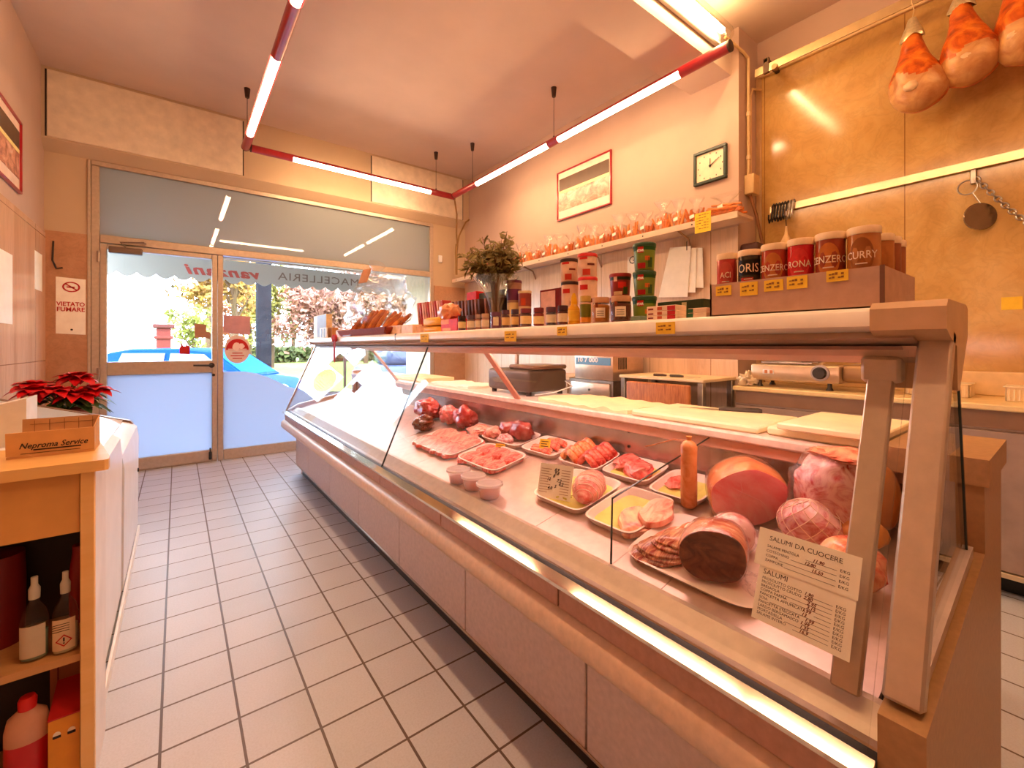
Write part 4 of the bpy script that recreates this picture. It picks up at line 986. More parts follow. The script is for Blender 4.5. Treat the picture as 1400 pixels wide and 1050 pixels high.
for i, (v0, v1) in enumerate(((431, None), (425, 431.5), (418, 425.5))):
    box_at('tea_carton', ['lowest small cream carton of the stack beside the green tubs', 'middle small cream carton in the stack of three', 'topmost small cream carton of the stack of three'][i], 884, 924, 1.03, v0, v1, .05, c(240,214,184), 'carton', 'stack of small cream cartons', [(c(190,40,40), .72, .98, .08, .9), (c(190,90,60), .38, .54, .2, .8), (c(130,40,40), .06, .24, .3, .6)])
for i, (v0, v1) in enumerate(((427.5, None), (421, 428))):
    box_at('carton', ['lower white and green flat carton next to the cardboard box', 'upper white and green flat carton next to the cardboard box'][i], 940, 966, 1.04, v0, v1, .06, c(236,206,176), 'carton', 'flat white and green cartons', [(c(40,90,60), .0, .3, .1, .9)])
box_at('carton', 'flat dark green carton lying behind the stack of small cartons', 899, 962, 1.16, 411, None, .06, c(48,58,36), 'carton', None, [(c(170,160,120), .55, .65, .1, .9), (c(150,50,40), .1, .4, .5, .8)])
box_at('carton', 'small teal white carton below the green tub stack', 862, 876, 1.03, 432, None, .03, c(120,140,120), 'carton')
p = spot(700, 1.22)
drum('spice_tub', 'mauve capped tub with a cream label standing behind the jars', 703, 1.22, 20, 384, None, c(176,130,110), c(116,60,84), [(L1, .1, .55, -1.2, 1.2), (PUR, .6, .82, -1.3, 1.3)], None)
drum('spice_tub', 'striped tub with a cream lid beside the mauve capped tub', 717.5, 1.22, 18, 398, None, c(150,70,60), c(216,190,150), [(c(120,50,50), .1, .35, -1.2, 1.2), (c(210,170,130), .4, .6, -1.2, 1.2), (c(190,70,40), .62, .8, -.6, .1)], None)
drum('spice_tub', 'dark round tin with a gold ring emblem under the glass vase', 688, 1.20, 16, 404, None, c(60,44,40), c(110,100,96), [(c(190,140,90), .3, .55, -.4, .2)], None)
t = box_at('chalk_board', 'long dark teal box sign standing behind the vase', 648, 690, 1.32, 399, None, .05, c(70,84,84), 'box', None, [(c(130,140,136), .15, .6, .5, .6)])
box_at('carton', 'small bright red carton beside the dark teal box', 638, 651, 1.30, 399, None, .05, c(216,36,36), 'carton', None, [(c(246,200,180), .2, .8, .55, .65), (c(246,200,180), .2, .8, .3, .4)])
# packets
for i, (v0, v1, m, lb) in enumerate(((447, None, c(240,170,40), 'lower yellow packet stacked beside the red packet'), (435, 447, c(244,186,60), 'upper yellow packet with a rounded edge, on the lower one'))):
    a, b = spot(575, 1.07), spot(602, 1.07); z1 = zat(a, v0); z0 = ZT2 if v1 is None else zat(a, v1)
    t = thing('pasta_packet', lb, 'packet', (1.12, (a.y+b.y)/2, z0), 'yellow packets')
    MB().blob((1.13, (a.y+b.y)/2, (z0+z1)/2), (.06, (a.y-b.y)/2, (z1-z0)/2), .05, i, 3, None, 2, power=.45).build('packet', m, t)
t = box_at('pasta_packet', 'bright red packet between the yellow packets and the first jar', 603, 625, 1.07, 436, None, .10, c(226,40,30), 'packet', None, [(c(246,150,60), .0, .5, .6, .98), (c(250,180,120), .1, .6, .1, .3)])
p = spot(615, 1.12)
one(MB().blob((1.12, p.y, zat(p, 427)), (.05,.075,.045), .3, 5, 3, None, 3), 'sweet_bag', c(240,160,110,.3), 'orange bag of sweets slumped on the red packet', 'bag')
for i in range(11):
    q0 = spot(578+3.4*i, 1.25); zt = zat(q0, 414-.4*i)
    mb = MB().obox((1.25, q0.y, ZT2+(zt-ZT2)/2), (.06, .016, zt-ZT2), Matrix.Rotation(R(-12), 3, 'X'), .002)
    one(mb, 'spice_sachet', [c(206,130,110), c(176,60,60), c(226,170,150)][i % 3], 'upright sachet in the tilted row behind the yellow packets, %s from the bread basket' % ['first', 'second', 'third', 'fourth', 'fifth', 'sixth', 'seventh', 'eighth', 'ninth', 'tenth', 'eleventh'][i], 'sachet', 'upright sachets behind the yellow packets')
for i in range(14):
    q0 = spot(626+4.6*i, 1.24); zt = zat(q0, 413-.5*i)
    if 665 < 626+4.6*i < 672: continue
    mb = MB().obox((1.24, q0.y, ZT2+(zt-ZT2)/2), (.07, .018, zt-ZT2), Matrix.Rotation(R(-6), 3, 'X'), .002)
    one(mb, 'chocolate_bar', [c(110,56,40), c(150,96,80), c(80,44,38)][i % 3], 'thin brown packet in the upright row behind the jars, %s from the sweets bag' % ['first', 'second', 'third', 'fourth', 'fifth', 'sixth', 'seventh', 'eighth', 'ninth', 'tenth', 'eleventh', 'twelfth', 'thirteenth', 'last'][i], 'packet', 'upright brown packets behind the jars')
# glass vase of dried herbs
p = spot(678, 1.14); hv = zat(p, 379)-p.z
t = thing('glass_vase', 'flared clear glass vase standing among the jars', 'vase', p)
prof = [(0,0), (.03,0), (.034,.006), (.024,.05), (.03,hv*.45), (.058,hv*.75), (.105,hv), (.102,hv), (.055,hv*.74), (.026,hv*.44), (.020,.05), (0,.045)]
MB().lathe(prof, p, 28).build('glass', glass_mat('vase_glass', .10, (.95,.97,.95)), t)
t = thing('dried_bouquet', 'bunch of dried olive green leafy branches in the glass vase', 'bouquet', p+Vector((0,0,.05)))
st = MB(); lf = MB(); rnd = random.Random(5)
for i in range(44):
    a = rnd.uniform(0, 2*math.pi); sp = rnd.uniform(.02, .20)
    lft = Vector((-.5, .86, 0)); rgt = -lft
    lean = Vector((math.cos(a), math.sin(a), 0))*sp*.5 + (lft if i % 2 else rgt*.55)*rnd.uniform(.02, .15)
    top = Vector((p.x, p.y, p.z+hv))+lean+Vector((0,0,rnd.uniform(.02, .19)*(1.0 if abs(lean.length) < .22 else .7)))
    b0 = Vector((p.x+rnd.uniform(-.012,.012), p.y+rnd.uniform(-.012,.012), p.z+.06)); m0 = Vector((p.x, p.y, p.z+hv*.9))+lean*.15
    pts = [b0, m0, m0.lerp(top, .5)+Vector((0,0,.01)), top]; st.tube(pts, [.0022,.002,.0017,.001], 5)
    for j in range(26):
        f = rnd.uniform(.25, 1); q = m0.lerp(top, f); d = Vector((rnd.gauss(0,1), rnd.gauss(0,1), rnd.gauss(-.2,.8))).normalized(); s = d.orthogonal().normalized(); L = rnd.uniform(.025, .055)
        w = L*.2; n2 = d.cross(s)*L*.12
        lf.add([q, q+d*L*.5+s*w+n2, q+d*L, q+d*L*.5-s*w+n2], [(0,1,2,3)])
st.build('stems', c(120,84,44), t)
lo = lf.build('leaves', mat((150,132,74), .6, 0, .25, 14), t, False); lo['kind'] = 'stuff'
# bread basket and small things at the far end of the case top
a, b = spot(468, 1.04), spot(529, 1.04)
t = thing('bread_basket', 'red brown wooden tray of breadsticks in loose film at the far end', 'basket', (1.16, (a.y+b.y)/2, ZT2))
yc = (a.y+b.y)/2; hw = (a.y-b.y)/2
MB().slab((1.03, yc+hw, ZT2+.014), (1.03, yc-hw, ZT2+.014), (1.02, yc-hw-.04, ZT2+.05), (1.02, yc+hw+.04, ZT2+.05), .010).slab((1.30, yc-hw, ZT2+.014), (1.30, yc+hw, ZT2+.014), (1.31, yc+hw+.04, ZT2+.05), (1.31, yc-hw-.04, ZT2+.05), .010).box(1.03, 1.30, yc-hw, yc+hw, ZT2, ZT2+.012).slab((1.03, yc-hw, ZT2+.014), (1.30, yc-hw, ZT2+.014), (1.31, yc-hw-.04, ZT2+.05), (1.02, yc-hw-.04, ZT2+.05), .010).slab((1.30, yc+hw, ZT2+.014), (1.03, yc+hw, ZT2+.014), (1.02, yc+hw+.04, ZT2+.05), (1.31, yc+hw+.04, ZT2+.05), .010).build('tray', M_BREADW, t, False)
M_BREAD = mat((216,128,60), .7, 0, .15, 20, spec=.2); M_BREAD2 = mat((184,92,40), .7, 0, .15, 20, spec=.2)
rnd = random.Random(8)
for i in range(22):
    y = yc+hw*(-.95+1.9*i/21); x = 1.10+rnd.uniform(0,.12); L = .06+.11*math.cos((i-11)/9)
    MB().tube([(x-.06, y, ZT2+.03), (x, y+.03, ZT2+.03+L*.5), (x+.06, y+.05+rnd.uniform(-.03,.03), ZT2+.02+L)], [.012,.016,.011], 8).build('breadstick', [M_BREAD, M_BREAD2][i % 2], t)
fm = MB().blob((1.16, yc, ZT2+.22), (.16, hw*.98, .2), .3, 12, 4, None, 2.2, flat=-.14); fm.tube([(1.16, yc+.03, ZT2+.38), (1.15, yc+.05, ZT2+.46), (1.15, yc+.0, ZT2+.52)], [.08,.02,.06], 14)
fm.build('film', M_CELLO, t)
MB().slab((1.02, yc-.0, ZT2+.37), (1.02, yc-.16, ZT2+.36), (1.06, yc-.14, ZT2+.46), (1.06, yc+.02, ZT2+.47), .006).build('wooden_tag', mat((196,130,70), .5), t, False)
box_at('carton', 'tall narrow brown and white carton at the far corner of the case top', 429, 446, 1.04, 431, None, .05, c(230,206,170), 'carton', None, [(c(110,50,34), .3, 1.0, .05, .98)])
box_at('carton', 'small white striped carton by the tall narrow carton', 437, 446.5, 1.02, 448, None, .012, c(240,236,230), 'carton', None, [(c(110,110,120), .2, .4, .05, .9), (c(110,110,120), .6, .8, .05, .9)])
box_at('carton', 'small tan carton above the red ribbon', 447, 454, 1.05, 448, None, .05, c(190,130,80), 'carton')
box_at('carton', 'orange tan card box beside the bread basket, behind the ribbon', 459, 468, 1.05, 451, None, .05, c(216,150,90), 'carton')
box_at('carton', 'purple grey little box touching the bread basket', 468.5, 479, 1.02, 452, None, .03, c(150,120,140), 'carton')
for i, (u0, u1) in enumerate(((528, 535), (535.5, 547.5), (548.5, 564))):
    box_at('cream_box', ['narrow ochre box against the bread basket end', 'square cream box second from the bread basket', 'wide cream box third from the bread basket'][i], u0, u1, 1.06, 446-i, None, .06, [c(206,160,100), c(244,206,176), c(246,212,186)][i], 'box', 'cream boxes after the bread basket')
box_at('cream_box', 'pale pink box partly behind the yellow packets', 567, 574, 1.08, 446, None, .05, c(236,190,170), 'box')
p = spot(459, .996)
t = thing('red_ribbon', 'red ribbon bow hanging over the far edge of the case top', 'ribbon', (p.x, p.y, 1.14)); px, py = .990, p.y
mb = MB().blob((px-.004, py+.03, 1.262), (.012,.04,.03), .2, 2, 2).blob((px-.004, py-.03, 1.262), (.012,.04,.03), .2, 3, 2); mb.build('bow', M_INKR, t)
MB().slab((px-.004, py+.03, 1.25), (px-.004, py+.006, 1.25), (px-.006, py+.0, 1.08), (px-.006, py+.02, 1.08), .002).slab((px-.004, py-.006, 1.25), (px-.004, py-.03, 1.25), (px-.006, py-.02, 1.07), (px-.006, py-.0, 1.07), .002).build('tails', M_INKR, t, False)
# yellow price cards along the front edge of the case top
def edge_card(label, u0, u1, v0, v1, x, writing=2, name='price_tag', group='yellow price tags along the case top'):
    a, b = at(u0, (v0+v1)/2, x=x), at(u1, (v0+v1)/2, x=x); z1, z0 = zat(a, v0), zat(a, v1)
    t = thing(name, label, 'price tag', (x, (a.y+b.y)/2, z0), group)
    MB().box(x-.0012, x, b.y, a.y, z0, z1).build('card', M_YELLOW, t, False)
    mb = MB()
    for i in range(writing):
        z = z1-(z1-z0)*(.3+.3*i); w = a.y-b.y
        for j in range(5): 
            if (i*5+j) % 4 != 3: mb.box(x-.0018, x-.0012, a.y-w*(.24+.14*j), a.y-w*(.12+.14*j), z-.0025, z+.0012*(j % 3))
    mb.build('handwriting', mat((150,96,30), .8), t, False)
    return t
for lb, u0, u1, v0, v1 in (('yellow price tag on the case top edge below the yellow packets', 575, 586, 457, 468), ('yellow price tag on the case top edge under the striped tub', 690, 706, 453, 467), ('yellow price tag on the case top edge below the dark jar by the honey bottle', 762, 775, 447, 459), ('yellow price tag on the case top edge below the small carton stack', 897, 923, 441, 457)):
    edge_card(lb, u0, u1, v0, v1, .9985)
# cardboard box of spice tins
t = thing('cardboard_box', 'long open cardboard box of spice tins near the end of the case top', 'box', (1.15, .385, ZT2))
bx0, bx1, by0, by1, bz = 1.03, 1.27, .222, .552, ZT2+.078
mb = MB()
for q in ((bx0, bx0+.004, by0, by1), (bx1-.004, bx1, by0, by1), (bx0, bx1, by0, by0+.004), (bx0, bx1, by1-.004, by1)): mb.box(*q, ZT2, bz)
mb.box(bx0, bx1, by0, by1, ZT2, ZT2+.004).build('box', M_CARD, t, False)
MB().box(bx0-.002, bx0+.002, by0-.001, by0+.006, ZT2, bz+.001).build('corner_tape', c(120,84,70), t, False)
tins = [(994, 28, 348, c(190,60,50,.18), c(210,110,90,.18), 'ACI', 'brick red spice tin, the one nearest the hanging papers', c(200,80,66,.18)), (1025, 32, 343, c(60,50,34,.18), c(120,110,50,.18), 'ORIS', 'black and green spice tin with large white letters', None),
    (1059, 37, 335, c(170,60,34,.18), c(206,120,50,.18), 'ZENZERO', 'orange brown spice tin between the black tin and the red tin', c(200,116,50,.18)), (1095, 38, 328, c(200,30,34,.18), c(216,110,60,.18), 'RONA', 'bright red spice tin in the middle of the row', c(220,50,50,.18)),
    (1135.5, 43, 320, c(150,60,30,.18), c(214,120,44,.18), 'ZENZERO', 'orange brown spice tin beside the tan one at the row end', c(204,116,44,.18)), (1181, 47, 312, c(180,110,50,.18), c(214,140,60,.18), 'CURRY', 'tan spice tin at the box end nearest the end cap', c(150,84,30,.18))]
ztin = ZT2+.0045
def tin(label, p, r, h, body, m2, txt, oval, group='spice tins in the cardboard box'):
    t = thing('spice_tin', label, 'tin', p, group); a = face_ang(p)
    MB().lathe([(0,0), (r*.97,0), (r,.003), (r,h-.014), (r*.96,h-.012)], p, 32).build('tin_body', body, t)
    MB().lathe([(r*1.0,h-.015), (r*1.04,h-.014), (r*1.04,h-.002), (r*1.0,h), (r*.9,h-.003), (0,h-.003)], p, 32).build('lid', c(246,216,176), t)
    wrap_band(MB(), p, r, p.z+h*.1, p.z+h*.42, a-.9, a+.5, e=.0005).build('food_picture', m2, t)
    if oval:
        n = 24; vs = [(p.x+(r+.0008)*math.cos(a-.15), p.y+(r+.0008)*math.sin(a-.15), p.z+h*.64)]
        for i in range(n):
            q = 2*math.pi*i/n; aa = a-.15+.75*math.cos(q); vs.append((p.x+(r+.0008)*math.cos(aa), p.y+(r+.0008)*math.sin(aa), p.z+h*(.64+.22*math.sin(q))))
        MB().add(vs, [(0, 1+i, 1+(i+1) % n) for i in range(n)]).build('round_label', oval, t)
    else:
        wrap_band(MB(), p, r, p.z+h*.60, p.z+h*.84, a-1.2, a+1.0, e=.0006).build('black_band', c(30,26,24), t)
        wrap_band(MB(), p, r, p.z+h*.48, p.z+h*.56, a-.8, a+.3, e=.0007).build('red_band', c(200,50,40), t)
    if txt:
        sz = h*(.19 if txt == 'ORIS' else .13); text_mb(txt, sz, (0, 0, p.z+h*(.645 if txt == 'ORIS' else .60)), (1,0,0), (0,0,1), align='CENTER', bold=.0002, wrap=(p, r+.0014, a-.15), wscale=.8).build('lettering', c(250,226,196), t, False)
        wrap_band(MB(), p, r, p.z+h*.53, p.z+h*.545, a-.5, a+.2, e=.0012).build('small_print', c(250,226,196), t)
for u, w, vt, b, m2, txt, lb, ov in tins:
    p = spot(u, 1.075); p.z = ztin; tin(lb, p, width_at(p, w)/2, zat(p, vt)-p.z, b, m2, txt, ov)
for i, (u, x, w, vt) in enumerate(((1213, 1.14, 34, 322), (1222, 1.195, 32, 326), (1236, 1.235, 30, 331))):
    p = spot(u, x); p.z = ztin; p.y = max(p.y, by0+.03); tin(['tan spice tin directly behind the tin at the row end', 'brown spice tin in the rear of the box behind the tan tin', 'brown spice tin in the rear corner of the box'][i], p, .022, zat(p, vt)-p.z, [c(180,110,50), c(150,80,40), c(160,90,50)][i], c(180,110,60), None, c(190,120,60))
for i, (u0, u1, v0, v1) in enumerate(((979, 1000, 392, 405), (1012, 1036, 387, 405), (1045, 1071, 384, 399), (1076, 1104, 379, 396), (1130, 1160, 371, 386))):
    edge_card('yellow price tag on the cardboard box below the %s' % ['brick red tin', 'black and green tin', 'first orange brown tin', 'bright red tin', 'second orange brown tin'][i], u0, u1, v0, v1, bx0-.0005, 2, 'price_tag', 'yellow price tags on the cardboard box')
# ------------------------------------------------------------------ shelf of breadstick bags
SX = 3.10
t = thing('wall_shelf', 'long cream metal shelf on the plaster wall carrying bags of breadsticks', 'shelf', (3.22, 3.4, 2.09))
MB().box(SX, XR-.012, 1.46, 5.44, 2.115, 2.14, .003).box(SX-.006, SX+.008, 1.46, 5.44, 2.095, 2.143, .003).build('board', mat((226,196,168), .4, .1), t)
for y in (1.95, 2.9, 3.9, 4.9):
    MB().tube([(XR-.012, y, 1.98), (XR-.06, y, 2.07), (SX+.05, y, 2.112)], .009, 8).build('bracket', mat((170,130,100), .4, .3), t)
for i in range(9): MB().cyl((SX-.006, 1.8+.44*i, 2.118), (SX-.009, 1.8+.44*i, 2.118), .006, n=8).build('screw', M_DARKM, t)
ORD = ['first', 'second', 'third', 'fourth', 'fifth', 'sixth', 'seventh', 'eighth', 'ninth', 'tenth', 'eleventh', 'twelfth', 'thirteenth', 'fourteenth', 'fifteenth', 'sixteenth', 'seventeenth', 'eighteenth', 'nineteenth', 'twentieth', 'twenty-first', 'twenty-second']
ST = [mat((226,128,58), .55, 0, .14, 30), mat((206,106,44), .55, 0, .14, 30), mat((236,150,80), .55, 0, .14, 30)]
def bag(y, label, seed, big=1.0, lying=False):
    rn = random.Random(seed); z0 = 2.1435
    t = thing('breadstick_bag', label, 'bag', (3.215, y, z0), 'bags of breadsticks on the wall shelf')
    mb = MB()
    for i in range(16):
        a = rn.uniform(-.055, .055)*big; b = rn.uniform(-.05, .05)
        p0 = Vector((3.215+b*.8, y+a*.9, z0+.012)); p1 = Vector((3.215+b*1.2+rn.uniform(-.02,.02), y+a*1.25+rn.uniform(-.045,.045), z0+rn.uniform(.085,.15)*big))
        if lying: p0 = Vector((3.17+rn.uniform(-.03,.1), y-.11+rn.uniform(-.03,.03), z0+.012+rn.uniform(0,.06))); p1 = Vector((3.18+rn.uniform(-.03,.1), y+.11+rn.uniform(-.03,.03), z0+.015+rn.uniform(0,.09)))
        mb.tube([p0, p0.lerp(p1, .5)+Vector((rn.uniform(-.005,.005),)*3), p1], [.0075,.0095,.007], 7)
    mb.build('breadsticks', ST[seed % 3], t)
    n = 18; prof = [(.050,.002), (.066,.02), (.068,.10), (.060,.14), (.018,.165), (.03,.19), (.055,.235), (.06,.25)]; vs = []
    for k, (r, z) in enumerate(prof):
        for i in range(n):
            a = 2*math.pi*i/n; w = 1+(.18 if k < 4 else .5)*mnoise.noise(Vector((math.cos(a)*1.8, math.sin(a)*1.8, z*20+seed)))
            vs.append(Vector((3.215+r*w*math.cos(a)*.85*big, y+r*w*math.sin(a)*big*(1.7 if lying else 1.0), z0+z*(.7 if lying else 1)*big)))
    MB().add(vs, [(k*n+i, k*n+(i+1) % n, (k+1)*n+(i+1) % n, (k+1)*n+i) for k in range(len(prof)-1) for i in range(n)]).build('film_bag', M_CELLO, t, ang=80)
    ly = y+rn.uniform(-.02,.02); lz = z0+rn.uniform(.03,.06)
    MB().slab((3.143, ly+.018, lz), (3.143, ly-.02, lz+.008), (3.146, ly-.016, lz+.034), (3.146, ly+.022, lz+.026), .001).build('label', M_PAPER, t, False)
bag(1.60, 'breadstick bag lying on its side at the shelf end under the clock', 3, 1.0, True)
ys = [1.83, 1.985, 2.13, 2.28, 2.43, 2.58, 2.73, 2.89, 3.05, 3.21, 3.37, 3.53, 3.70, 3.87, 4.04, 4.21, 4.39, 4.57, 4.75, 4.93]
for i, y in enumerate(ys): bag(y, 'upright bag of breadsticks, %s along the wall shelf counting from under the clock' % ORD[i], 10+i, .95+.1*((i*7) % 3-1))
t = thing('price_tag', 'large handwritten yellow card hung from the wall shelf edge above the papers', 'price tag', (SX-.008, 1.73, 1.98))
pa, pb = at(950, 306, x=SX-.008), at(972, 306, x=SX-.008); z1, z0 = zat(pa, 293), zat(pa, 320)
MB().box(SX-.0095, SX-.008, pb.y, pa.y, z0, z1).build('card', M_YELLOW, t, False)
mb = MB()
for i in range(6):
    for j in range(5):
        if (i+j) % 5: mb.box(SX-.0105, SX-.0095, pa.y-.012-.02*j, pa.y-.028-.02*j, z1-.02-.02*i, z1-.0165-.02*i+.002*(j % 2))
mb.build('handwriting', mat((150,96,30), .8), t, False)
t = thing('hanging_papers', 'sheaf of white wrapping papers hung on a hook under the wall shelf', 'paper', (XR-.04, 2.02, 1.6))
for i, (y0, y1, z0, z1, sk) in enumerate(((2.17, 1.93, 1.60, 2.03, .06), (2.10, 1.885, 1.63, 2.0, .02), (2.0, 1.84, 1.66, 2.0, -.02))):
    x = XR-.034-.006*(2-i); MB().slab((x, y0+sk, z0+.02), (x, y1+sk*.5, z0), (x, y1, z1-.02), (x, y0-.05, z1), .002).build('sheet', M_PAPER, t, False)
MB().tube([(XR-.012, 1.965, 2.07), (XR-.05, 1.965, 2.05), (XR-.05, 1.965, 1.98)], .003, 6).build('hook', M_DARKM, t)
p = at(886, 360, x=XR-.02)
t = thing('notice', 'white card with a black letter behind the green tub stack', 'notice', (XR-.014, 2.38, 1.6))
ya, yb = at(858, 380, x=XR-.014).y, at(868, 380, x=XR-.014).y
MB().box(XR-.016, XR-.0119, yb, ya, 1.45, zat(Vector((XR,ya,0)), 352)).build('card', M_PAPER, t, False)
text_mb('G', .10, (XR-.0168, ya-.015, zat(Vector((XR,ya,0)), 362)), (0,-1,0), (0,0,1)).build('lettering', M_INK, t, False)
# ------------------------------------------------------------------ electrics on the column
t = thing('junction_box', 'cream electrical junction box with two conduits on the wall corner', 'junction box', (3.49, 1.55, 2.33))
MB().box(3.43, 3.53, 1.50, 1.572, 2.35, 2.50, .006).build('box', mat((220,184,130), .5), t)
MB().cyl((3.455, 1.55, 2.50), (3.455, 1.55, 3.34), .011, n=12).tube([(3.455, 1.55, 3.34), (3.45, 1.55, 3.39), (3.40, 1.56, 3.42), (3.14, 1.57, 3.43)], .011, 10).build('conduit', mat((226,190,136), .5), t)
MB().cyl((3.50, 1.555, 2.50), (3.50, 1.555, 3.12), .009, n=12).tube([(3.50, 1.555, 3.12), (3.52, 1.55, 3.18), (3.62, 1.53, 3.2)], .009, 10).build('conduit', mat((226,190,136), .5), t)
for z in (2.62, 2.95): MB().cyl((3.455, 1.55, z), (3.455, 1.55, z+.03), .016, n=12).build('clip', mat((236,206,160), .5), t)
MB().tube([(3.46, 1.54, 2.35), (3.52, 1.52, 2.2), (3.57, 1.50, 2.0), (3.57, 1.52, 1.8)], .012, 8).build('cable', mat((140,90,50), .6), t)
t = thing('dispenser', 'small cream dispenser with a dark lid on the wall corner behind the spice tins', 'dispenser', (3.42, 1.50, 1.72))
MB().box(3.36, 3.50, 1.45, 1.572, 1.70, 1.90, .008).build('body', mat((240,206,150), .5), t)
MB().box(3.36, 3.47, 1.44, 1.572, 1.905, 1.965, .02, seg=3).build('lid', mat((80,40,30), .5), t)
MB().box(3.352, 3.36, 1.47, 1.55, 1.72, 1.86, .004).build('window', mat((214,180,120), .4), t)
# ------------------------------------------------------------------ hook rails on the marble
t = thing('hook_rail', 'flat steel hook rail across the marble wall above the counter', 'rail', (XM-.02, .5, 2.22))
MB().box(XM-.022, XM-.012, -1.3, 1.47, 2.215, 2.268, .002).build('bar', mat((226,200,160), .25, .7), t)
for y in (1.35, .35, -.7): MB().cyl((XM-.012, y, 2.24), (XM, y, 2.24), .012, n=10).build('stand_off', M_STEEL, t)
for i in range(8):
    y = 1.44-.02*i; x = XM-.03; rn = .004*(i % 3)
    one(MB().tube([(XM-.012+.0, y, 2.27), (x+.008, y, 2.285), (x-.012, y, 2.27), (x-.008, y+.004, 2.23), (x-.02-rn, y+.008, 2.17), (x-.045, y+.01, 2.135+rn), (x-.07, y+.006, 2.16), (x-.066, y+.006, 2.19)], .006, 7), 'meat_hook', mat((34,26,22), .4, .5) if i < 6 else M_STEEL,
        'dark steel hook in the bunch at the rail end, %s from the corner' % ORD[i], 'hook', 'meat hooks on the rail')
p = at(1075, 335, x=XM-.06)
t = thing('paper_cone', 'small pale cloth bag hanging from a hook behind the spice tins', 'bag', p)
MB().tube([p+Vector((0,0,.14)), p+Vector((0,0,.08)), p, p-Vector((0,0,.1))], [.006,.012,.05,.075], 10).build('bag', mat((236,196,140), .7), t)
MB().tube([p+Vector((0,0,.14)), (XM-.07, 1.34, 2.15)], .003, 6).build('string', M_DARKM, t)
# chain with ring and round disc
p = at(1331, 237, x=XM-.03); q = at(1340, 296, x=XM-.05)
t = thing('chain', 'heavy steel chain hanging slack from the hook rail', 'chain', p)
links = [p+Vector((-.01,-.005,-.04))]; e = Vector((XM-.06, -.08, 1.62))
nl = 34
mb = MB()
def link(c, d, up, L=.034, w=.012, r=.0045):
    d = d.normalized(); s = (up-d*up.dot(d)).normalized()
    mb.tube([c+d*L*.5*math.cos(a)+s*w*math.sin(a) for a in [2*math.pi*i/12 for i in range(13)]], r, 6, False)
s0 = p+Vector((-.012, -.008, -.03))
for i in range(nl):
    f = (i+.5)/nl; f1 = f+.01
    P = lambda f: Vector((s0.x+(e.x-s0.x)*f, s0.y+(e.y-s0.y)*f, s0.z+(e.z-s0.z)*(f+.28*math.sin(f*math.pi)*.5)))
    link(P(f), P(f1)-P(f), Vector((1,0,0)) if i % 2 else Vector((0,.7,.7)))
mb.build('links', M_STEEL, t)
MB().box(XM-.045, XM-.008, p.y-.012, p.y+.012, p.z-.06, p.z+.02, .003).build('hanger', M_STEEL, t)
t = thing('steel_disc', 'round polished steel disc hanging beside the chain', 'disc', q)
dirx = Vector((-.8,-.6,0)).normalized(); m = basis(dirx.cross(Vector((0,0,1))), Vector((0,0,1)))
MB().lathe([(0,-.004), (.074,-.004), (.078,0), (.074,.004), (.05,.006), (0,.004)], q, 32, M=m).build('disc', mat((150,130,104), .22, .9), t)
mb = MB(); mb.tube([q+m @ Vector((.014*math.cos(a), .014*math.sin(a), .008)) for a in [2*math.pi*i/14 for i in range(15)]], .003, 6, False); mb.build('hub', M_DARKM, t)
mb = MB(); rc = at(1323, 257, x=XM-.03); mb.tube([rc+Vector((-.01, .04*math.cos(a), .04*math.sin(a))) for a in [2*math.pi*i/20 for i in range(21)]], .004, 6, False); mb.tube([rc+Vector((-.01,-.02,-.034)), q+Vector((0,0,.075))], .003, 6); mb.build('ring', M_STEEL, t)
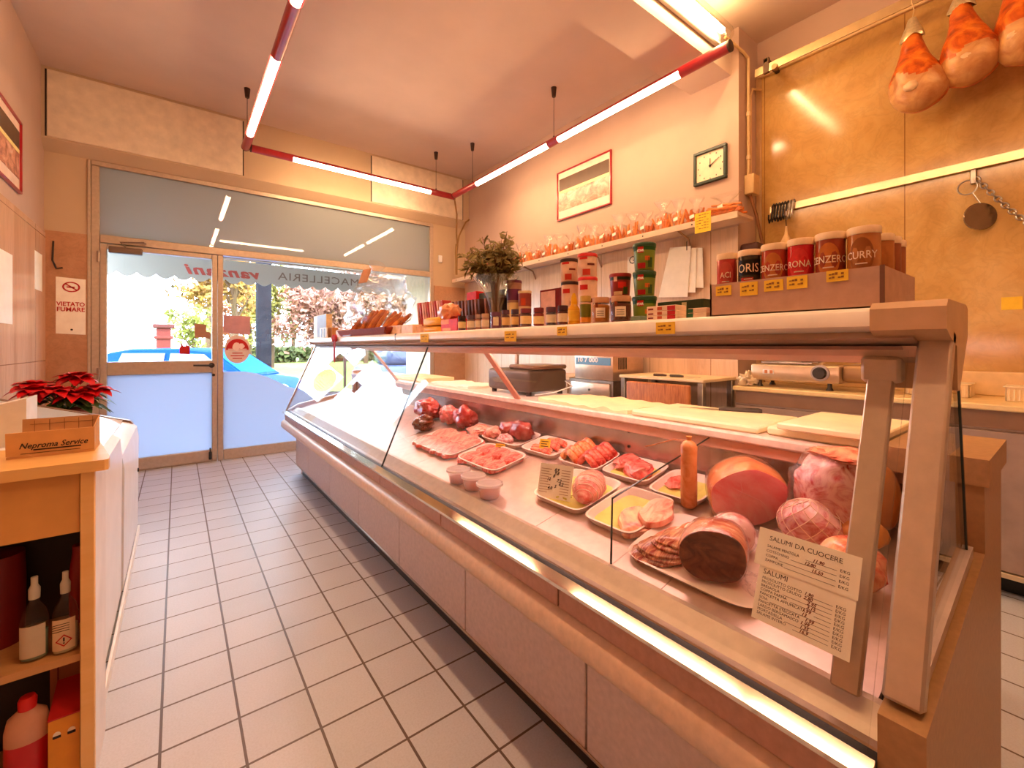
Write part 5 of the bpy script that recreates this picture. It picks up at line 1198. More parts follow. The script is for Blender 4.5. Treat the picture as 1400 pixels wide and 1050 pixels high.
# ------------------------------------------------------------------ ham rail and hams
HX = 3.45
t = thing('ham_rail', 'flat steel rail high under the ceiling from which the hams hang', 'rail', (HX, .4, 3.2))
MB().box(HX-.006, HX+.006, -1.3, 1.50, 3.215, 3.275, .002).build('bar', mat((226,200,150), .25, .7), t)
for y in (1.42, .1, -1.0):
    MB().box(HX-.012, XM, y-.015, y+.015, 3.285, 3.315, .003).box(HX-.012, HX+.014, y-.02, y+.02, 3.21, 3.32, .003).build('bracket', mat((96,70,48), .5, .4), t)
    MB().cyl((HX-.02, y-.06, 3.225), (HX+.02, y-.06, 3.225), .02, n=14).build('roller', mat((150,110,70), .4, .5), t)
def ham(label, y, ztop, sc, seed, rot):
    x = HX; t = thing('cured_ham', label, 'ham', (x, y, ztop-.6*sc), 'cured hams hanging from the high rail')
    prof = [(.000,.018), (.03,.030), (.07,.046), (.11,.062), (.15,.073), (.20,.088), (.26,.112), (.32,.148), (.37,.172), (.42,.182), (.47,.178), (.51,.158), (.545,.120), (.57,.06), (.58,.0)]
    fine = []
    for (d0, r0), (d1, r1) in zip(prof, prof[1:]): fine += [(d0+(d1-d0)*q/3, r0+(r1-r0)*q/3) for q in range(3)]
    prof = fine+[prof[-1]]
    n = 72; rings = []; R0 = rotz(rot)
    for d, r in prof:
        ring = []
        off = .055*max(0, min(1, (d-.15)/.3))
        for i in range(n):
            a = 2*math.pi*i/n; q = Vector((math.cos(a), math.sin(a), 0))
            k = 1+.16*mnoise.noise(Vector((q.x*1.1+seed*5, q.y*1.1, d*5)))+.05*mnoise.noise(Vector((q.x*3, q.y*3+seed, d*14)))
            w = R0 @ Vector((q.x*r*k*.66, q.y*r*k*.72-off*.7, 0))
            ring.append(Vector((x, y, ztop-d*sc))+w*sc)
        rings.append(ring)
    vs = [q for r in rings for q in r]; m = len(prof)
    body, flesh, foil = [], [], []
    for k in range(m-1):
        for i in range(n):
            f = (k*n+i, k*n+(i+1) % n, (k+1)*n+(i+1) % n, (k+1)*n+i); a = 2*math.pi*(i+.5)/n
            face = math.cos(a-math.pi*1.08) > .1
            if math.cos(a-math.pi*1.08) > .05+.25*mnoise.noise(Vector((k*.25, seed, 0))) and k >= 25+4.5*mnoise.noise(Vector((math.cos(a)*2.2, math.sin(a)*2.2, seed*3.3))): flesh.append(f)
            else: body.append(f)
    o = MB(); o.v = vs[:]; o.f = body; o.mi = [0]*len(body); o.build('skin', M_HAMSKIN, t, ang=80)
    o = MB(); o.v = vs[:]; o.f = flesh; o.mi = [0]*len(flesh); fo = o.build('cut_flesh', M_HAMFLESH, t, ang=80)
    c = Vector((x, y, ztop-.455*sc))+R0 @ Vector((-.105, -.06, 0))*sc
    MB().blob(c, (.018*sc,.035*sc,.028*sc), .2, seed, 3).build('bone', mat((236,196,150), .45), t)
    o = MB(); vs2 = []
    for d, r in ((-.012,.006), (-.004,.022), (.03,.033), (.07,.050), (.108,.066), (.122,.066)):
        for i in range(24):
            a = 2*math.pi*i/24; k = 1+.10*mnoise.noise(Vector((math.cos(a)*3+seed, math.sin(a)*3, d*40)))
            vs2.append(Vector((x, y, ztop-(d+(.012*math.sin(3*a) if d > .1 else 0))*sc))+R0 @ Vector((math.cos(a)*r*k*.66, math.sin(a)*r*k*.95, 0))*sc)
    o.add(vs2, [(k*24+i, k*24+(i+1) % 24, (k+1)*24+(i+1) % 24, (k+1)*24+i) for k in range(5) for i in range(24)]+[tuple(range(24))])
    o.build('foil_wrap', mat((226,206,160), .3, .6, .1, 60), t, ang=25)
    MB().tube([(x, y, ztop), (x-.004, y-.01, ztop+.05), (x-.008, y, 3.225), (x, y, 3.28), (x+.009, y, 3.24)], .0025, 6).build('string', mat((226,196,140), .7), t)
HR = R(-22)
ham('foil topped cured ham nearest the junction box corner, hanging lowest', .615, 3.13, .97, 1, HR)
ham('foil topped cured ham hung in the middle of the three', .41, 3.175, .95, 2, HR+.15)
ham('cured ham at the picture edge, hanging furthest from the corner', .205, 3.20, .97, 3, HR-.1)
one(MB().box(XM-.0025, XM-.0005, at(1398, 410, x=XM).y, at(1369, 410, x=XM).y, 1.40, 1.47), 'sticky_note', M_YELLOW, 'blank yellow note stuck on the marble wall near the picture edge', 'note', smooth=False)

# ------------------------------------------------------------------ rear counter under the marble wall
t = thing('rear_counter', 'cream topped counter with grey metal doors along the marble wall', 'counter', (3.35, .1, 0))
MB().box(3.10, XM-.002, -1.3, 1.50, .89, .9204, .006).build('worktop', mat((244,212,150), .3, 0, .04, 20), t)
MB().box(XM-.035, XM-.001, -1.3, 1.50, .921, 1.055, .006).build('splashback', mat((240,206,150), .3, 0, .04, 20), t)
MB().box(3.13, 3.60, -1.28, 1.49, .80, .89).build('apron', mat((150,116,88), .4, .3), t, False)
MB().box(3.125, 3.135, -1.28, 1.49, .793, .803).build('edge_strip', M_ALU, t, False)
for i in range(4):
    a = -1.26+.688*i
    MB().box(3.115, 3.14, a+.004, a+.684, .13, .79, .004).build('door', mat((172,150,138), .4, .3), t)
MB().box(3.14, 3.60, -1.28, 1.49, .09, .80).build('carcass', mat((140,116,100), .4, .3), t, False)
MB().box(3.11, 3.14, -1.28, 1.49, .10, .125, .002).build('bottom_rail', mat((220,196,160), .3, .5), t)
MB().box(3.22, 3.58, -1.26, 1.47, 0, .09).build('plinth', M_BLACK, t, False)
t = thing('meat_slicer', 'stainless meat slicer with a black dial on the rear counter', 'slicer', (3.3, 1.15, .921))
MB().box(3.20, 3.46, .90, 1.42, .965, 1.075, .012, seg=2).build('base', mat((214,186,150), .3, .6), t)
MB().box(3.22, 3.44, .68, .90, .975, 1.085, .03, seg=3).build('motor_housing', mat((160,120,76), .35, .5), t)
for x, y in ((3.23, 1.37), (3.43, 1.37), (3.23, .74), (3.43, .74), (3.23, .96)): MB().lathe([(0,0), (.022,0), (.012,.02), (.012,.05), (0,.05)], (x, y, .921), 14).build('foot', M_DARKM, t)
MB().cyl((3.20, 1.0, 1.03), (3.185, 1.0, 1.03), .05, n=28).build('dial_ring', M_STEEL, t); MB().cyl((3.185, 1.0, 1.03), (3.16, 1.0, 1.03), .038, .033, n=24).build('dial', M_BLACK, t)
MB().box(3.196, 3.202, 1.27, 1.34, 1.01, 1.04, .002).build('switch_plate', M_WHITEP, t)
for y in (1.285, 1.318): MB().box(3.192, 3.197, y-.009, y+.009, 1.014, 1.036, .001).build('switch', mat((200,120,60), .4), t)
MB().lathe([(0,-.004), (.12,-.002), (.125,0), (.12,.002), (0,.004)], (3.36, 1.12, 1.175), 36, M=basis(Vector((0,1,0)), Vector((0,0,1)))).build('blade', M_CHROME, t)
MB().box(3.22, 3.32, 1.05, 1.36, 1.08, 1.095, .004).build('carriage', M_STEEL, t)
MB().slab((3.24, 1.12, 1.095), (3.24, 1.34, 1.095), (3.22, 1.34, 1.22), (3.22, 1.12, 1.22), .01).build('feed_plate', M_STEEL, t, False)
t = thing('cloth', 'crumpled white cloth on the rear counter beside the slicer', 'cloth', (3.22, 1.43, .921))
MB().blob((3.22, 1.44, .960), (.09,.05,.05), .7, 9, 4, None, 2.6, flat=-.033).build('cloth', mat((246,226,196), .85), t, ang=80)
def ribbed_tub(label, x, y, L=.26, W=.17):
    t = thing('ribbed_tub', label, 'tub', (x, y, .921)); mb = MB()
    z0, z1 = .9215, .99
    mb.prism([(x-W/2+.012, y-L/2+.012), (x+W/2-.012, y-L/2+.012), (x+W/2-.012, y+L/2-.012), (x-W/2+.012, y+L/2-.012)], z0, z0+.006, 'z')
    for a in ((x-W/2, x-W/2+.006, y-L/2, y+L/2), (x+W/2-.006, x+W/2, y-L/2, y+L/2), (x-W/2, x+W/2, y-L/2, y-L/2+.006), (x-W/2, x+W/2, y+L/2-.006, y+L/2)): mb.box(*a, z0, z1, .002)
    for i in range(14): yy = y-L/2+.015+(L-.03)*i/13; mb.cyl((x-W/2-.001, yy, z0+.005), (x-W/2-.001, yy, z1-.01), .004, n=6)
    for i in range(9): xx = x-W/2+.015+(W-.03)*i/8; mb.cyl((xx, y-L/2-.001, z0+.005), (xx, y-L/2-.001, z1-.01), .004, n=6)
    mb.build('tub', mat((240,216,170), .5), t); MB().box(x-W/2-.008, x+W/2+.008, y-L/2-.008, y+L/2+.008, z1, z1+.006, .002).build('rim', mat((244,222,180), .5), t)
ribbed_tub('ribbed cream plastic tub on the rear counter seen past the aluminium post', 3.45, .50)
ribbed_tub('ribbed cream plastic tub on the rear counter at the picture edge', 3.42, .11)
t = thing('work_table', 'steel work table with a pale top standing along the stone clad wall', 'table', (3.1, 1.95, 0))
MB().box(2.86, XR-.014, 1.58, 2.30, .945, .968, .004).build('table_top', mat((246,218,170), .4), t)
for x, y in ((2.89, 1.61), (2.89, 2.27), (3.30, 1.61), (3.30, 2.27)): MB().box(x-.02, x+.02, y-.02, y+.02, 0, .945, .003).build('leg', M_STEEL, t)
MB().box(2.89, 3.30, 1.61, 2.27, .25, .27).build('under_shelf', M_STEEL, t, False)
one(MB().box(2.865, 2.90, 1.66, 2.20, .0, .925, .015, seg=3), 'chopping_board', M_BOARDW, 'thick brown wooden chopping board standing on edge under the work table', 'chopping board')
bd = bpy.data.objects.get('chopping_board'); bd.location.x = 2.835; bd.location.z = .0
for y, lb in ((1.92, 'small brown handled knife on the pale work table, nearer the steel cabinet'), (1.78, 'black handled knife on the pale work table, nearer the crumpled cloth')):
    t = thing('knife', lb, 'knife', (2.95, y, .968))
    MB().tube([(2.93, y+.10, .978), (2.94, y+.03, .979), (2.945, y, .977)], [.009,.010,.007], 10).build('handle', mat((70,40,30) if y > 1.9 else (40,34,30), .5), t)
    MB().add([(2.945, y, .974), (2.962, y-.03, .974), (2.95, y-.13, .974), (2.942, y-.03, .974), (2.945, y, .9765), (2.962, y-.03, .9765), (2.95, y-.13, .9765), (2.942, y-.03, .9765)], [(0,1,2,3), (7,6,5,4), (0,1,5,4), (1,2,6,5), (2,3,7,6), (3,0,4,7)]).build('blade', M_STEEL, t, False)
t = thing('steel_cabinet', 'stainless cabinet with a lockable drawer beyond the work table', 'cabinet', (3.1, 2.6, 0))
MB().box(2.86, XR-.014, 2.36, 2.86, .06, .905).build('body', M_STEEL, t, False)
dw = MB().box(2.845, 2.86, 2.385, 2.835, .72, .885, .012, seg=2).build('drawer', mat((190,170,150), .3, .8), t); MB().cyl((2.845, 2.61, .82), (2.838, 2.61, .82), .009, n=12).build('keyhole', M_DARKM, dw)
MB().box(2.845, 2.86, 2.385, 2.835, .10, .70, .006).build('door', mat((180,160,140), .3, .8), t)
MB().box(2.90, 3.30, 2.38, 2.84, 0, .06).build('plinth', M_BLACK, t, False)
t = thing('vacuum_sealer', 'stainless machine with a blue number strip on the steel cabinet', 'machine', (3.08, 2.62, .905))
MB().box(2.88, 3.30, 2.38, 2.82, .905, 1.16, .01, seg=2).build('body', mat((206,176,150), .3, .8), t)
MB().box(2.872, 2.88, 2.40, 2.80, 1.035, 1.10, .002).build('number_strip', mat((90,150,190), .3), t)
mb = text_mb('10 7 000', .055, (2.871, 2.78, 1.06), (0,-1,0), (0,0,1), bold=.002, wscale=1.25); mb.build('lettering', mat((250,240,230), .4), t, False)
mb = MB()
for i in range(6): mb.box(2.95+.02*i, 2.958+.02*i, 2.376, 2.381, 1.0, 1.1)
mb.build('air_slots', M_BLACK, t, False)
t = thing('shelf_cabinet', 'tall tan steel cabinet standing beside the sealing machine', 'cabinet', (3.2, 3.2, 0))
MB().box(2.95, XR-.014, 2.95, 3.9, .0, .88).build('body', mat((170,130,96), .4, .3), t, False)
MB().box(2.92, XR-.014, 2.93, 3.92, .88, .91, .004).build('top', mat((220,190,150), .4), t)
for a in (2.97, 3.435): MB().box(2.935, 2.95, a, a+.445, .1, .86, .004).build('door', mat((180,146,116), .4, .3), t)

# ------------------------------------------------------------------ checkout desk on the aisle's other side
DX, DY, DZ = -.172, 1.59, .90
t = thing('shelf_desk', 'cream laminate desk with open shelves of cleaning goods at the picture edge', 'desk', (-.55, 2.1, 0))
MB().prism([(XL+.014, DY-.02), (DX+.02, DY-.02), (DX+.027, DY-.012), (DX+.027, DY+.02), (DX-.02, 1.885), (XL+.014, 1.885)], DZ-.028, DZ, 'z').build('desk_top', M_DESK, t)
MB().box(DX-.026, DX-.006, DY+.013, 1.87, 0, DZ-.029).build('side_panel', mat((232,226,226), .35, 0, .05, 8), t, False)
MB().box(DX-.028, DX-.0, DY-.006, DY+.012, 0, DZ-.029, .002).build('edge_post', M_DESK, t)
MB().box(XL+.014, DX-.03, DY+.004, DY+.022, .715, DZ-.03).build('apron', mat((216,160,86), .45, 0, .05, 10), t, False)
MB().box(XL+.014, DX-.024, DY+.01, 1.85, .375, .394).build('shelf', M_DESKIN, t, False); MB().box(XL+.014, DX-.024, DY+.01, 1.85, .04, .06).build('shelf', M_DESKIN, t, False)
MB().box(XL+.014, DX-.027, 1.85, 1.87, 0, DZ-.03).build('back_board', mat((34,18,12), .6), t, False)  # near-black colour puts the shade of the shelf interior into the board
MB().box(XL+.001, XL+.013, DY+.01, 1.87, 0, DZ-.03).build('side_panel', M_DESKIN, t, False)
def spray(label, x, y, r, liquid, warn=False):
    z = .3945; t = thing('cleaner_bottle', label, 'bottle', (x, y, z), 'clear cleaner bottles on the desk shelf')
    MB().lathe([(0,0), (r*.92,0), (r,.008), (r,.10), (r*.8,.125), (r*.36,.145), (r*.34,.16)], (x,y,z), 24, sy=.7).build('bottle', M_CLEAR, t)
    MB().lathe([(0,.004), (r*.93,.005), (r*.93,.07), (0,.07)], (x,y,z), 20, sy=.7).build('liquid', liquid, t)
    MB().lathe([(r*.40,.155), (r*.42,.18), (r*.25,.19), (r*.25,.21), (0,.21)], (x,y,z), 18).build('cap', mat((190,186,170), .4), t)
    lb = MB(); n = 14; a0 = -math.pi/2-.1
    lb.add([(x+(r+.001)*math.cos(a0-1.0+2.0*i/n), y+(r+.001)*.7*math.sin(a0-1.0+2.0*i/n), z+zz) for zz in (.012, .092) for i in range(n+1)], [(i, i+1, n+2+i, n+1+i) for i in range(n)])
    lb.build('label', mat((226,200,160), .6) if warn else mat((200,186,160), .6), t)
    if warn:
        mb = MB(); f = y-r*.7-.0025
        P = lambda a, b: (x+a, f, z+.038+b)
        for (a, b), (c2, d2) in zip([(-.016,0),(0,.016),(.016,0),(0,-.016)], [(0,.016),(.016,0),(0,-.016),(-.016,0)]): mb.quad(P(a,b), P(c2,d2), P(c2*.78,d2*.78), P(a*.78,b*.78))
        mb.build('hazard_diamond', M_INKR, t, False)
        mb = MB().box(x-.0015, x+.0015, f-.0005, f, z+.036, z+.046).box(x-.0015, x+.0015, f-.0005, f, z+.030, z+.033)
        for i in range(4): mb.box(x-.022, x+.01, f+.0015, f+.002, z+.062+.006*i, z+.0635+.006*i)
        mb.build('print', M_INK, t, False)
spray('clear bottle with a pictogram label and red hazard diamond on the desk shelf', -.234, 1.635, .025, mat((190,180,150), .2), True)
spray('clear bottle of pale green cleaner next to the hazard marked bottle', -.292, 1.645, .027, mat((120,140,120), .2))
t = thing('red_canister', 'red container in the dark top corner of the desk shelf', 'container', (-.385, 1.79, .3945)); MB().lathe([(0,0), (.05,0), (.052,.16), (.05,.24), (0,.25)], (-.385, 1.79, .3945), 20).build('container', mat((120,10,12), .5), t)
t = thing('red_canister', 'red tin at the rear of the desk shelf beside the edge post', 'container', (-.226, 1.80, .3945)); MB().lathe([(0,0), (.024,0), (.026,.13), (.018,.2), (.018,.22), (0,.22)], (-.226, 1.80, .3945), 20).build('container', mat((150,24,24), .45), t)
t = thing('detergent_bottle', 'red detergent bottle with a pale shoulder and red cap under the shelf', 'bottle', (-.285, 1.66, .06))
MB().lathe([(0,0), (.038,0), (.042,.01), (.042,.13)], (-.306, 1.655, .0605), 28, sy=.75).build('bottle', mat((196,20,34), .3), t)
MB().lathe([(.042,.13), (.042,.16), (.036,.19), (.017,.207)], (-.306, 1.655, .0605), 28, sy=.75).build('shoulder', mat((206,150,120), .5), t)
MB().lathe([(.017,.207), (.018,.228), (.014,.237), (0,.239)], (-.306, 1.655, .0605), 20).build('cap', mat((220,30,30), .35), t)
t = thing('detergent_box', 'yellow and red carton showing two pale dials, beside the red bottle', 'carton', (-.21, 1.66, .06))
MB().box(-.262, -.204, 1.61, 1.73, .0605, .235).build('carton', mat((226,150,40), .6), t, False); MB().slab((-.263, 1.609, .236), (-.203, 1.609, .236), (-.203, 1.731, .268), (-.263, 1.731, .268), .004).build('flap', mat((190,26,26), .5), t, False)
for x in (-.246, -.219):
    mb = MB(); mb.prism([(x+.0075*math.cos(a), .195+.0095*math.sin(a)) for a in [math.pi*i/12 for i in range(13)]], 1.6085, 1.6098); mb.build('dial_print', mat((240,226,200), .6), t, False)
    MB().box(x-.0075, x+.0075, 1.6085, 1.6098, .188, .194).build('dial_bar', M_INK, t, False)
t = thing('storage_box', 'tan carton lettered in dark capitals standing behind the yellow carton', 'carton', (-.22, 1.80, .06))
MB().box(-.285, -.204, 1.775, 1.845, .0605, .345).build('carton', mat((180,110,70), .7), t, False)
text_mb('STORAGE', .0165, (-.278, 1.7745, .318), (1,0,0), (0,0,1), bold=.0006, wscale=.8).build('lettering', mat((120,30,24), .7), t, False)
mb = MB()
for q in ((-.27, -.205, .306, .3085), (-.27, -.205, .22, .2225), (-.27, -.2675, .22, .3085), (-.2075, -.205, .22, .3085)): mb.box(q[0], q[1], 1.7735, 1.7748, q[2], q[3])
mb.build('print_frame', mat((120,30,24), .7), t, False)
# things on the desk
pa = at(6, 611, z=DZ); pb = at(131, 601, z=DZ)
by = 1.72; q0, q1 = at(8, 611, y=by), at(128, 600, y=by); zt = at(128, 583, y=by).z
t = thing('card_tray', 'open tan card tray lettered on its front, standing on the desk', 'box', ((q0.x+q1.x)/2, by+.05, DZ))
TA = mat((214,166,110), .7, 0, .05, 20)
MB().slab((q0.x, by, DZ+.008), (q1.x, by, DZ+.008), (q1.x, by-.004, zt), (q0.x, by-.004, zt), .003).build('front', TA, t, False)
MB().box(q0.x, q1.x, by, by+.11, DZ, DZ+.006).build('base', TA, t, False)
MB().slab((q0.x+.01, by+.10, DZ+.006), (q1.x, by+.10, DZ+.006), (q1.x, by+.105, zt+.022), (q0.x+.01, by+.105, zt+.022), .003).build('back', mat((206,160,110), .7), t, False)
MB().slab((q1.x, by, DZ), (q1.x, by+.11, DZ), (q1.x, by+.11, zt+.02), (q1.x, by-.004, zt), .002).build('side', TA, t, False)
W = q1.x-q0.x
mb = text_mb('Neproma Service', .021, (q0.x+W*.14, by-.0062, DZ+.026), (1,0,0), (0,0,1), .35, bold=.0003, wscale=.80*W/.13*.86).build('lettering', M_INK, t, False)
mb = MB().box(q0.x+W*.30, q0.x+W*.85, by-.0055, by-.0045, DZ+.019, DZ+.0225).box(q0.x+W*.16, q0.x+W*.84, by-.0045, by-.0035, DZ+.0115, DZ+.013); mb.build('print_bar', M_INK, t, False)
mb = MB(); 
for i in range(5): mb.box(q0.x+W*(.2+.18*i), q0.x+W*(.2+.18*i)+.001, by+.099, by+.1, DZ+.03, zt+.018)
mb.box(q0.x+W*.15, q1.x-.01, by+.099, by+.1, zt+.006, zt+.007); mb.build('calendar_grid', mat((130,90,60), .7), t, False)
q = at(15, 560, y=1.95)
one(MB().prism([(q.x-.10, DZ), (q.x+.035, DZ), (q.x+.035, zat(Vector((q.x,1.95,0)), 545)), (q.x-.10, zat(Vector((q.x,1.95,0)), 562))], 1.93, 2.06), 'paper_box', mat((236,240,246), .5), 'white box with a slanting top behind the card tray on the desk', 'box', smooth=False)
# ------------------------------------------------------------------ freezer with a sloping glass top, and the poinsettia
t = thing('display_freezer', 'white chest freezer with a sloping glass top between the desk and the poinsettia', 'freezer', (-.55, 3.2, 0))
fy0, fy1 = 1.90, 3.71
prof = [(-.90,.03), (-.215,.03), (-.20,.06), (-.196,.62), (-.205,.685), (-.24,.715), (-.29,.73), (-.90,.92)]
MB().prism(prof, 2.74, fy1).build('body', mat((236,232,232), .28, 0, .03, 6), t, ang=30)
MB().box(-.90, -.23, 2.69, 2.74, .03, .68).build('body_gap', M_DARKM, t, False)
MB().prism([(-.90,.03), (-.215,.03), (-.205,.06), (-.20,.70), (-.207,.775), (-.235,.80), (-.90,.90)], fy0, 2.69).build('body', mat((236,232,232), .28, 0, .03, 6), t, ang=30)
MB().prism([(-.27,.725), (-.27,.735), (-.89,.932), (-.89,.92)], 2.79, fy1-.05).build('glass_lid', mat((226,232,238), .04, 0, .02, 4), t, False)
MB().prism([(-.22,.705), (-.235,.728), (-.90,.938), (-.90,.915)], fy1-.05, fy1).build('lid_frame', mat((130,100,80), .4), t, False)
MB().prism([(-.22,.705), (-.235,.728), (-.90,.938), (-.90,.915)], 2.74, 2.79).build('lid_frame', mat((210,200,196), .4), t, False)
MB().box(-.199, -.19, fy0+.02, fy1-.02, .0, .05).build('kick_strip', M_WHITEP, t, False)
MB().cyl((-.197, 3.62, .42), (-.190, 3.62, .42), .012, n=12).build('lock', M_DARKM, t)
px, py = -.565, 3.99
t = thing('plant_stand', 'low brown wooden stand carrying the poinsettia by the door pillar', 'stand', (px, py, 0))
MB().box(px-.18, px+.18, py-.18, py+.18, .60, .63, .004).build('stand_top', M_DESKIN, t)
for a in (-1, 1):
    for b in (-1, 1): MB().box(px+a*.15-.015, px+a*.15+.015, py+b*.15-.015, py+b*.15+.015, 0, .60).build('leg', M_DESKIN, t, False)
t = thing('poinsettia', 'red poinsettia plant with green lower leaves beside the door', 'plant', (px, py, .63))
MB().lathe([(0,0), (.09,0), (.12,.15), (.125,.15), (.125,.165), (.11,.165), (.105,.14), (0,.14)], (px, py, .6305), 24).build('pot', mat((150,70,44), .6), t)
rnd = random.Random(4); red = MB(); grn = MB(); stm = MB()
def leaf(mb, b, d, L, w, droop):
    d = d.normalized(); s = d.cross(Vector((0,0,1))); s = s.normalized() if s.length > .01 else Vector((1,0,0)); n = s.cross(d)
    pts = []
    for f, ww in ((0,.05), (.3,.85), (.55,1), (.8,.55), (1,.0)):
        c = b+d*L*f-Vector((0,0,droop*L*f*f)); pts.append((c-s*w*ww+n*w*.18*(1 if ww else 0), c, c+s*w*ww+n*w*.18*(1 if ww else 0)))
    vs = [q for p in pts for q in p]; mb.add(vs, [(k*3+j, k*3+j+1, k*3+3+j+1, k*3+3+j) for k in range(4) for j in range(2)])
for k in range(9):
    a = 2*math.pi*k/9+.3; rr = .05 if k < 2 else .15
    hd = Vector((px+rr*math.cos(a), py+rr*math.sin(a), (1.0 if k < 2 else rnd.uniform(.90, .96))))
    stm.tube([(px, py, .78), hd-Vector((0,0,.01))], .006, 6)
    for ring, (nn, L, tilt) in enumerate(((8, .125, -.05), (7, .11, .35), (5, .07, .9))):
        for i in range(nn):
            q = 2*math.pi*(i+.5*ring)/nn+k; leaf(red, hd, Vector((math.cos(q), math.sin(q), tilt+rnd.uniform(-.15,.1))), L*rnd.uniform(.85,1.1), .038, .35)
for i in range(34):
    q = rnd.uniform(0, 2*math.pi); leaf(grn, Vector((px+.09*math.cos(q), py+.09*math.sin(q), rnd.uniform(.78, .90))), Vector((math.cos(q), math.sin(q), .1)), rnd.uniform(.10,.16), .035, .55)
red.build('red_bracts', mat((214,6,24), .45, 0, .15, 12), t); grn.build('green_leaves', mat((70,96,40), .5, 0, .2, 12), t); stm.build('stems', mat((110,130,60), .6), t)

qa = at(697, 373, x=SX-.012)
one(MB().box(SX-.014, SX-.0085, qa.y-.05, qa.y+.05, 2.02, 2.12), 'price_tag', mat((226,150,40), .7), 'amber card on the wall shelf edge just above the dried bouquet', 'price tag', smooth=False)
# ------------------------------------------------------------------ outside
GZ = -.32
def ground(name, x0, x1, y0, y1, z, m): return struct(MB().box(x0, x1, y0, y1, z-.1, z), name, m, smooth=False)
ground('pavement_ground', -14, 20, 5.76, 7.6, -.14, mat((134,132,132), .9, 0, .08, 2))
ground('street_ground', -30, 40, 7.6, 15, GZ, mat((84,84,88), .9, 0, .08, 2))
ground('lawn_ground', -80, 120, 15, 120, GZ+.02, mat((112,134,40), .9, 0, .12, 1))
# awning over the shop window
t = thing('awning', 'pale fabric awning with a scalloped lettered valance outside the window', 'awning', (1.1, 6.2, 2.3))
AWM = None
k = N('awning_fabric'); tl = k.n('BsdfTranslucent'); df = k.n('BsdfDiffuse'); tl.inputs['Color'].default_value = lin((168,164,156)); df.inputs['Color'].default_value = lin((168,164,156))
mx = k.n('MixShader'); mx.inputs[0].default_value = .62; k.l(tl.outputs[0], mx.inputs[1]); k.l(df.outputs[0], mx.inputs[2]); k.l(mx.outputs[0], k.out.inputs['Surface']); AWM = k.m
ax0, ax1, ay = -.9, 2.95, 6.75
pts_t = []; nsc = 22; top = lambda x: 2.33-.012*(x-ax0)
mb = MB(); vs = []; n = nsc*8
for i in range(n+1):
    x = ax0+(ax1-ax0)*i/n; f = (i % 8)/8; z = 2.03+.02*(x-ax0)/4+.055*(1-abs(math.sin(math.pi*f)))
    z = 2.06-.05*abs(math.sin(math.pi*f))
    for y in (ay, ay+.004): vs += [(x, y, top(x)), (x, y, z)]
fs = []
for i in range(n):
    a, b = 4*i, 4*(i+1); fs += [(a, a+1, b+1, b), (a+2, b+2, b+3, a+3)]
mb.add(vs, fs).build('valance', AWM, t, False)
mb = MB().slab((ax0, 5.76, 2.98), (ax1, 5.76, 2.98), (ax1, ay, 2.37), (ax0, ay, 2.37), .004); mb.build('canopy', AWM, t, False)
MB().slab((ax1+.0, 6.72, 2.3), (ax1+.0, 5.9, 2.9), (ax1+.0, 6.0, 2.45), (ax1+.0, 6.45, 2.05), .004).build('side_flap', AWM, t, False)
MB().cyl((ax0, ay, 2.35), (ax1, ay, 2.35), .028, n=14).build('front_bar', M_ALU, t)
for x in (ax0+.1, ax1-.1): MB().tube([(x, 5.76, 2.55), (x, 6.3, 2.5), (x, ay, 2.36)], .018, 8).build('arm', M_ALU, t)
text_mb('MACELLERIA', .15, (2.22, ay-.003, 2.115), (-1,0,0), (0,0,1), 0, space=1.1, wscale=1.22).xf(Matrix.Identity(4)).build('lettering', mat((112,94,84), .8), t, False)
text_mb('vanzani', .17, (.90, ay-.003, 2.10), (-1,0,0), (0,0,1), .3, bold=.006, wscale=1.42, space=1.12).build('lettering', mat((170,70,62), .8), t, False)
